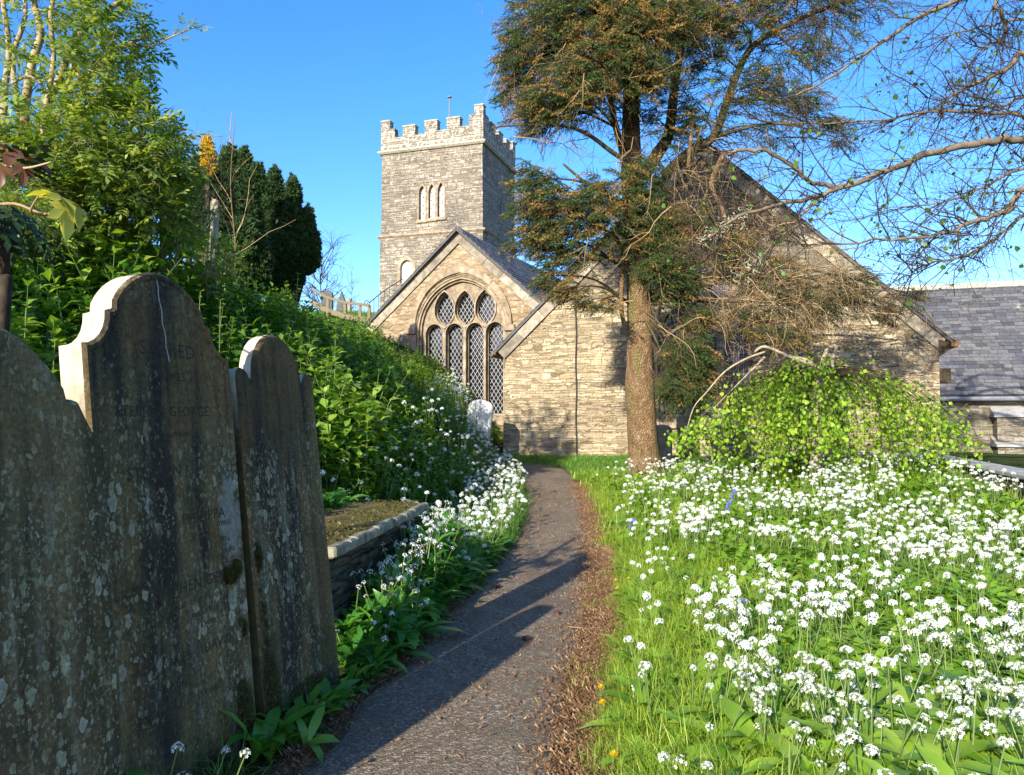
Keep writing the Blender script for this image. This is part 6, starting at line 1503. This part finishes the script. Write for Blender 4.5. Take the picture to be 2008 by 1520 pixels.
def lobed(p, d, L, mat, name, nlobe=5, droop=.5):
    """palmate sycamore leaf with toothed lobes"""
    m = MB(); d = Vector(d).normalized(); s_ = d.cross(Vector((0, 0, 1))).normalized(); n_ = s_.cross(d)
    prof = [(0, .0), (-150, .38), (-118, .62), (-100, .40), (-80, .60), (-62, .86), (-48, .58), (-38, .44), (-24, .72), (0, 1.0), (24, .72), (38, .44), (48, .58), (62, .86), (80, .60), (100, .40), (118, .62), (150, .38)]
    vs = [Vector(p)]
    for a, r in prof[1:]:
        x = math.sin(R(a))*r*L*.85; y = math.cos(R(a))*r*L+.0*L; vs.append(Vector(p)+s_*x+d*y+n_*(-droop*(y*y+x*x*.7)/L+.12*abs(x))+Vector((0, 0, random.gauss(0, .004))))
    m.add(vs, [(0, i, i+1) for i in range(1, len(vs)-1)]+[(0, len(vs)-1, 1)]); return m
for nm, mt, ls_ in (('leaves', 'syc_y', [((100, 378, 2.7), (-.6, -.3, .15), 0.072), ((118, 385, 2.68), (.8, -.3, -.35), 0.094), ((128, 410, 2.66), (.45, -.2, -.9), 0.108), ((90, 382, 2.72), (.2, -.8, .1), 0.065), ((145, 405, 2.7), (.7, -.2, -.8), 0.086)]),
                    ('dead_leaves', 'syc_r', [((10, 285, 2.9), (.8, -.3, -.1), 0.094), ((20, 300, 2.85), (.3, -.6, -.4), 0.086), ((70, 315, 2.8), (.9, 0, -.35), 0.079), ((0, 330, 2.85), (.2, -.5, -.8), 0.086), ((45, 330, 2.8), (.3, -.3, -.9), 0.065), ((-10, 300, 2.9), (-.3, -.5, -.6), 0.094)])):
    m = None
    for p, d, L in ls_:
        q = lobed(YP(*p), d, L, mt, nm); m = q if m is None else merge((m, 0), (q, 0))
    m.build(nm, M[mt], sy, True)
dk = Bulk(); P, d = blob_points(YP(5, 385, 3.1), (.16, .3, .13), 60, .2); dk.add(CP[0], P, frame_dirs(d+[0, 0, -.3]), rng.uniform(.5, .9, 60)); dk.build('crown', [M['yew'], M['bark_dark']], sy, True)

# ------------------------------------------------------------------ small flowers and bits on the ground
def dandelion(p, label, clock=False):
    r = empty('dandelion', p); tag(r, label, 'flower', 'dandelions along the path'); h = .10 if not clock else .16
    m = MB(); m.tube([(0, 0, 0), (.01, 0, h)], [.0025, .002], 5); m.build('stem', M['stem'], r, True); m = MB(); c = Vector((.01, 0, h))
    if clock:
        for i in range(70):
            d = Vector((random.gauss(0, 1), random.gauss(0, 1), random.gauss(0, 1))).normalized(); s_ = d.orthogonal().normalized(); m.add([c, c+d*.022-s_*.004, c+d*.026, c+d*.022+s_*.004], [(0, 1, 2, 3)])
    else:
        for i in range(46):
            a = i*2.4; t = (i/46)**.5; d = Vector((math.cos(a)*t, math.sin(a)*t, 1.05-t)).normalized(); s_ = Vector((-math.sin(a), math.cos(a), 0)); L = .021; m.add([c, c+d*L*.7-s_*.003, c+d*L, c+d*L*.7+s_*.003], [(0, 1, 2, 3)])
    m.build('flower_head', M['petal'] if clock else M['yellow'], r, False)
random.seed(97)
for (u, v), lb in zip(((1230, 1137), (1208, 1156), (1175, 1352), (1193, 1370), (1177, 1379), (1271, 1280), (1336, 1508), (1488, 1313), (1205, 1140), (1199, 1487)), ('yellow dandelion beside white garlic near the bend of the path edge', 'yellow dandelion at the grass edge opposite the tip of the shadow', 'upper one of three yellow dandelions by the litter edge', 'yellow dandelion to one side of the three by the litter edge', 'lowest of three yellow dandelions by the litter edge', 'lone yellow dandelion deep in the grass beside garlic leaves', 'large open yellow dandelion at the bottom of the meadow', 'yellow dandelion hidden among garlic heads', 'small yellow dandelion at the grass edge', 'yellow dandelion low in the long grass near the bottom edge')):
    p = GP(u, v, .1); p.z = float(T(p.x, p.y)); dandelion(p, lb)
p = GP(1243, 1352, .15); p.z = float(T(p.x, p.y)); dandelion(p, 'grey dandelion clock standing in the grass beside the path', True)
for (u, v), lb in zip(((1432, 962), (1422, 984), (1232, 1020)), ('upper of two violet bluebells among the garlic near the birch', 'lower of two violet bluebells among the garlic near the birch', 'violet bluebell in the grass near the path')):
    p = GP(u, v, .32); p.z = float(T(p.x, p.y)); r = empty('bluebell', p); tag(r, lb, 'flower', 'bluebells in the meadow'); m = MB(); c = curve([(0, 0, 0), (.01, 0, .2), (.05, 0, .34)], 4); m.tube(c, .003, 4); m.build('stem', M['stem'], r, True); m = MB()
    for i in range(8):
        q = c[-1-i//2]; a = i*2.1; e = Vector((math.cos(a), math.sin(a), -.5)).normalized()*.02; m.tube([q, q+e, q+e+Vector((e.x*.6, e.y*.6, -.025))], [.003, .008, .011], 6)
    m.build('flower_head', M['blue'], r, True)
for (u, v), lb in zip(((1026, 1258), (1036, 1262), (980, 1155), (1098, 1210)), ('dark red fallen cone on the middle of the tarmac', 'small dark cone touching the red one on the tarmac', 'dark fallen cone near the garlic edge of the path', 'dark fallen cone near the litter edge of the path')):
    p = GP(u, v, .03); m = MB(); m.tube([(0, 0, 0), (0, .008, .004), (0, .022, .006), (0, .036, .005), (0, .046, .002)], [.004, .014, .016, .012, .003], 8); o = m.build('fallen_cone', M['cone'], None, True); o.location = (p.x, p.y, float(T(p.x, p.y))+.05); o.rotation_euler = (0, 0, random.random()*6); tag(o, lb, 'cone', 'fallen cones on the path')
p = GP(1130, 1235, .04); m = MB(); random.seed(3); twig(m, (0, 0, 0), (1, -.25, .03), .36, .005, 1, None, .1, 0, 6, 3, 4); o = m.build('fallen_twig', M['dead'], None, True); o.location = (p.x-.05, p.y, float(T(p.x, p.y))+.06); tag(o, 'pale dry twig lying across the litter edge of the path', 'twig')
p = GP(745, 1195, .1); fr = empty('fern', (p.x, p.y, float(T(p.x, p.y))+.05), (0, 0, .35)); tag(fr, 'bright green fern frond at the foot of the chest tomb', 'fern')
for k_, (yaw, L) in enumerate(((0.2, .42), (1.5, .3), (-1.1, .28))):
    m = MB(); d = Vector((math.cos(yaw), math.sin(yaw), 0)); c = [d*L*t*.9+Vector((0, 0, L*(1.1*t-.75*t*t))) for t in np.linspace(0, 1, 18)]; m.tube(c, lerp_r(.003, .001, 18), 3, .5, 0, False)
    for i in range(2, 18):
        for sx in (-1, 1): leaf(m, c[i], yaw+sx*1.25, .15, L*.24*math.sin(math.pi*min(1, (i+1)/18)**.8)+.006, .016, .3, 2, .1, .3)
    m.build('frond', M['grass_dark'], fr, True)

# ------------------------------------------------------------------ more growth: crest shrubs, weeds on the tomb and over its side
random.seed(101)
for u, v, Y, ru, rv, n, lb in ((235, 430, 8.6, 60, 46, 170, 'leafy light green shrub on the bank crest under the multi-stemmed elder'), (60, 440, 7.2, 80, 40, 180, 'leafy shrub on the bank crest behind the yellow sycamore leaves')):
    shrub('elder_shrub', lb, 'shrub', u, v, Y, ru, rv, n, CP, [M['shrub'], M['stem']], .75)
wb = Bulk(); n = 520; a_ = rng.uniform(.15, tl-.05, n); b_ = np.where(rng.random(n) < .7, rng.uniform(-.3, .02, n), rng.uniform(.7, 1.05, n)); hz_ = np.where(b_ < .1, np.interp(a_, [0, tl], [.12, .5])*rng.random(n)+.05, cz-.05)
X_ = tombx+a_*tdir.x-b_*tdir.y; Y_2 = tomby+a_*tdir.y+b_*tdir.x
for i in range(4):
    k = np.arange(n) % 4 == i; wb.add(LVT[i], np.stack([X_[k], Y_2[k], hz_[k]], 1), rotm(rng.uniform(0, 6.28, k.sum()), rng.normal(0, .3, k.sum()), rng.normal(.2, .3, k.sum())), rng.uniform(.6, 1.15, k.sum()))
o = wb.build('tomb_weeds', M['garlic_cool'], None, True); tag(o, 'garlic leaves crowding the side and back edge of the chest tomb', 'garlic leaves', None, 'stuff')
wb = Bulk(); n = 150; a_ = rng.uniform(.3, tl, n); b_ = rng.uniform(-.35, .0, n); X_ = tombx+a_*tdir.x-b_*tdir.y; Y_2 = tomby+a_*tdir.y+b_*tdir.x
wb.add(UF[0], np.stack([X_, Y_2, np.interp(a_, [0, tl], [.1, .42])], 1), rotm(rng.uniform(0, 6.28, n), rng.normal(0, .2, n), rng.normal(.2, .2, n)), rng.uniform(.8, 1.25, n))
o = wb.build('tomb_flowers', [M['petal'], M['stem']], None, False); tag(o, 'white garlic flowers massed along the side of the chest tomb', 'flowers', None, 'stuff')
mo = Bulk(); tf = MB()
for i in range(8):
    a = random.random()*6.28; d = Vector((math.cos(a)*.7, math.sin(a)*.7, 1)).normalized(); q = d.orthogonal()*.003; tf.add([d*.0-q, d*.0+q, d*.02], [(0, 1, 2)])
n = 2600; a_ = rng.uniform(0, tl, n); b_ = rng.uniform(.02, 1.0, n); k = np.array([mnoise.noise((p*3, q*3, 2)) for p, q in zip(a_, b_)]) > -.05; a_, b_ = a_[k], b_[k]; n = len(a_)
mo.add(tf.tmpl(), np.stack([a_, b_, np.full(n, cz-.004)], 1), rotm(rng.uniform(0, 6.28, n)), rng.uniform(.6, 1.4, n)); mo.add(LT, np.stack([a_[:700], b_[::-1][:700], np.full(min(700, n), cz+.006)], 1), rotm(rng.uniform(0, 6.28, min(700, n))), rng.uniform(.4, 1, min(700, n)))
mo.build('moss', M['moss'], tomb, False)
